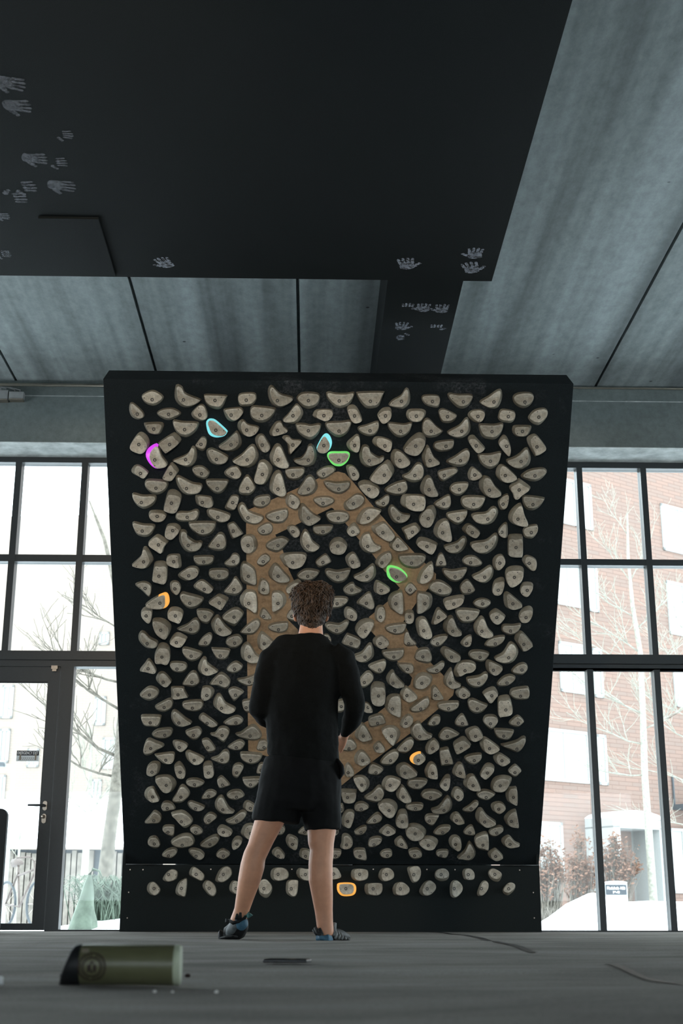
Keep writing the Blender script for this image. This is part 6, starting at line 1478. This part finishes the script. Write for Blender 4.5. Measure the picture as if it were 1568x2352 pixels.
def bush(label, Y, pix, rad, count, leaf, mat, seed, name='bush', group=None):
    rnd = random.Random(seed); c0 = at(pix[0][0], pix[0][1], Y); g = gh(c0.x, Y)
    e = empty(name, (c0.x, Y, g)); tag(e, label, 'bush', group)
    f = MB(); st = MB()
    for (x, y), r in zip(pix, rad):
        c = at(x, y, Y); r = r*Y/F
        for _ in range(max(4, int(count/16))):
            tip = c+Vector((rnd.gauss(0, .62), rnd.gauss(0, .5), rnd.gauss(0, .62)))*r
            if tip.z < g+.1: continue
            b0 = Vector((c0.x+rnd.uniform(-.12, .12), Y+rnd.uniform(-.1, .1), g-.05)); mid = (b0+tip)/2+Vector((rnd.uniform(-.08, .08), 0, rnd.uniform(-.05, .1)))
            st.tube([b0, mid, tip], [.008, .006, .002], 4)
            for k_ in range(17):
                t = rnd.uniform(.35, 1.04)**.6; p = (b0*(1-t)*(1-t)+mid*2*t*(1-t)+tip*t*t)+Vector((rnd.gauss(0, .045), rnd.gauss(0, .045), rnd.gauss(0, .035)))
                if (p-c).length > 2.1*r: continue
                u = Vector((rnd.uniform(-1, 1), rnd.uniform(-1, 1), rnd.uniform(-.6, .6))).normalized(); v = u.orthogonal().normalized(); s_ = leaf*rnd.uniform(.5, 1.2)
                f.add([p-u*s_, p+v*s_*.45, p+u*s_, p-v*s_*.45+u.cross(v)*s_*.3], [(0, 1, 2, 3)])
    f.build('leaves', mat, e); st.build('stems', M['bark'], e, smooth=True)
bush('brown leaved bush at the right edge of the board', 24, [(1256, 1990), (1270, 1960), (1245, 1935), (1262, 2020), (1285, 1995)], [26, 20, 18, 22, 14], 480, .042, M['leaf_brown'], 1, group='withered bushes')
bush('brown leaved bush left of the first right mullion', 25, [(1325, 2000), (1340, 1965), (1330, 1920), (1350, 1990), (1312, 1980), (1340, 2020)], [30, 24, 14, 24, 18, 24], 480, .042, M['leaf_brown'], 2, group='withered bushes')
bush('brown leaved bush in front of the snow capped entrance', 25, [(1405, 1985), (1420, 1950), (1440, 1975), (1395, 1955), (1455, 1985), (1415, 2010), (1412, 1925)], [32, 22, 22, 20, 12, 26, 12], 480, .042, M['leaf_brown'], 3, group='withered bushes')
# frosty grass clump and tarp cone beside the thick tree
rnd = random.Random(4); gx = at(248, 2060, 15.4).x; g0 = gh(gx, 15.4)
e = empty('grass_clump', (gx, 15.4, g0)); tag(e, 'tall frosty green grass clump at the foot of the thick bare tree', 'grass clump')
k = MB()
for _ in range(420):
    bx, by = gx+rnd.gauss(0, .14), 15.4+rnd.gauss(0, .16); a = rnd.uniform(0, 2*PI); l = rnd.uniform(.25, .62); o_ = Vector((math.cos(a), math.sin(a)*.8, 0))
    p = Vector((bx, by, g0-.02)); w = .007
    k.tube([p, p+o_*l*.18+Vector((0, 0, l*.6)), p+o_*l*.5+Vector((0, 0, l*.85)), p+o_*l*.8+Vector((0, 0, l*.62))], [w, w*.9, w*.6, .001], 3)
k.build('grass_blades', M['grass'], e)
TY = 14.6; ap = at(206, 2003, TY); ba = at(190, 2113, TY); g1 = gh(ba.x, TY)
e = empty('covered_plant', (ba.x, TY, g1)); tag(e, 'plant wrapped in a green tarp cone, standing in the snow left of the grass clump', 'covered plant')
R = []
for t in [i/12 for i in range(13)]:
    c = Vector((ba.x+(ap.x-ba.x)*t, TY, g1-.03+(ap.z-g1)*t)); r = (.135*(1-t)+.022)*(1 if t < .93 else .8)
    R.append([c+Vector((r*(1+.18*noise.noise(Vector((math.cos(a)*2, math.sin(a)*2, t*3))))*math.cos(a), r*math.sin(a), 0)) for a in [2*PI*i/28 for i in range(28)]])
MB().rings(R).build('tarp_cone', M['tarp'], e, smooth=True)
k = MB(); k.tube([ap+Vector((.0, 0, -.03)), ap+Vector((.03, 0, .03)), ap+Vector((.10, .02, .01)), ap+Vector((.14, .02, -.08))], [.02, .018, .012, .004], 8); k.build('tarp_tail', M['tarp'], e, smooth=True)
# street lamp post
lp0, lp1 = at(16, 1990, 28), at(32, 1765, 28); e = empty('lamp_post', (lp0.x, 28, -.2)); tag(e, 'slim pale lamp post with curved arm seen through the glass door', 'lamp post')
MB().tube([(lp0.x, 28, -.2), lp1-Vector((0, 0, .1)), lp1+Vector((-.05, 0, .04)), lp1+Vector((-.22, 0, .08))], [.045, .04, .035, .03], 10).build('post', M['plastic_grey'], e, smooth=True)
MB().box(lp1.x-.55, lp1.x-.2, 27.9, 28.1, lp1.z+.04, lp1.z+.12).build('lamp_head', M['dark_grey'], e)
# bicycle standing in the snow
BX, BYY = at(48, 2080, 21).x, 21.0; bg_ = gh(BX, BYY); e = empty('bicycle', (BX, BYY, bg_)); tag(e, 'snowy old bicycle parked outside the glass door', 'bicycle')
ux = Vector((.62, -.78, 0)); Zv = Vector((0, 0, 1))
def bp(u, z): return Vector((BX, BYY, bg_))+ux*u+Zv*z
for c in (-.52, .52):
    k = MB(); pts = [bp(c+.33*math.cos(2*PI*i/28), .34+.33*math.sin(2*PI*i/28)) for i in range(29)]; k.tube(pts, .02, 6)
    wl = k.build('wheel', M['dark_grey'], e, smooth=True)
    k = MB()
    for i in range(12): k.tube([bp(c, .34), bp(c+.32*math.cos(PI*i/6), .34+.32*math.sin(PI*i/6))], .003, 3)
    s_ = k.build('spokes', M['steel'], wl, loc=LOC[e.name]); s_.location = (0, 0, 0)
k = MB()
for pts in ([(-.52, .34), (-.05, .30), (-.16, .80), (-.52, .34)], [(-.05, .30), (.38, .80)], [(-.15, .76), (.37, .84)], [(.34, .95), (.52, .34)], [(-.16, .80), (-.18, .92)]): k.tube([bp(*q) for q in pts], .018, 7)
k.build('bicycle_frame', M['bike'], e, smooth=True)
k = MB(); k.tube([bp(-.32, .95), bp(-.20, .965), bp(-.04, .94)], [.07, .06, .02], 8); k.build('saddle', M['bike'], e, smooth=True)
k = MB(); sv = Vector((.78, .62, 0)); k.tube([bp(.30, 1.0)-sv*.28, bp(.36, 1.02)-sv*.1, bp(.34, .96), bp(.36, 1.02)+sv*.1, bp(.30, 1.0)+sv*.28], .014, 6); k.build('handlebar', M['bike'], e, smooth=True)
# street sign behind the snow bank
SY = 22.5; s0, s1 = at(1386, 2027, SY), at(1442, 2058, SY); e = empty('street_sign', ((s0.x+s1.x)/2, SY, gh((s0.x+s1.x)/2, SY))); tag(e, 'low dark street sign with white lettering behind the snow bank on the right', 'street sign')
MB().box(s0.x, s1.x, SY, SY+.04, s1.z-.10, s0.z).build('sign_board', M['plastic_grey'], e, mods=[('BEVEL', dict(width=.03, segments=3))])
s0, s1 = at(1390, 2032.5, SY), at(1438.5, 2055, SY)
MB().box(s0.x, s1.x, SY-.006, SY+.01, s1.z, s0.z).build('sign_face', M['sign_blue'], e)
k = MB()
for x in (s0.x+.03, s1.x-.05): k.box(x, x+.03, SY+.03, SY+.06, gh(x, SY)-.2, s0.z-.02)
k.build('post', M['plastic_grey'], e)
R = []
for i in range(11):
    t = i/10; x = s0.x-.02+(s1.x-s0.x+.04)*t; hh = .006+.022*math.sin(PI*t)**.5
    R.append([Vector((x, y, z)) for y, z in ((SY-.02, s0.z+.035), (SY+.07, s0.z+.035), (SY+.06, s0.z+.035+hh), (SY-.01, s0.z+.035+hh))])
MB().rings(R).build('snow_cap', M['snow'], e, smooth=True)
hh = s0.z-s1.z
t_ = text('Pladehals Allé', 'sign_lettering', ((s0.x+s1.x)/2, SY-.0085, s0.z-hh*.34), hh*.40, M['white'], e, width=(s1.x-s0.x)*.88, ext=.001, bold=.0015)
t_ = text('39-43', 'sign_lettering', ((s0.x+s1.x)/2, SY-.0085, s1.z+hh*.24), hh*.32, M['white'], e, ext=.001, bold=.0015)
# bare reed grass in front of the house at the right edge of the board
rnd = random.Random(9); gx = at(1255, 2075, 22).x; g0 = gh(gx, 22)
e = empty('dry_reeds', (gx, 22, g0)); tag(e, 'dry pale reeds beside the right edge of the board, below the brown bush', 'reeds')
k = MB()
for _ in range(160):
    p = Vector((gx+rnd.uniform(-.22, .25), 22+rnd.uniform(-.2, .2), g0-.02)); a = rnd.uniform(0, 2*PI); l = rnd.uniform(.2, .42); o_ = Vector((math.cos(a), math.sin(a), 0))
    k.tube([p, p+o_*l*.1+Vector((0, 0, l*.6)), p+o_*l*.3+Vector((0, 0, l))], [.006, .005, .001], 3)
k.build('reed_stalks', M['wood_grey'], e)
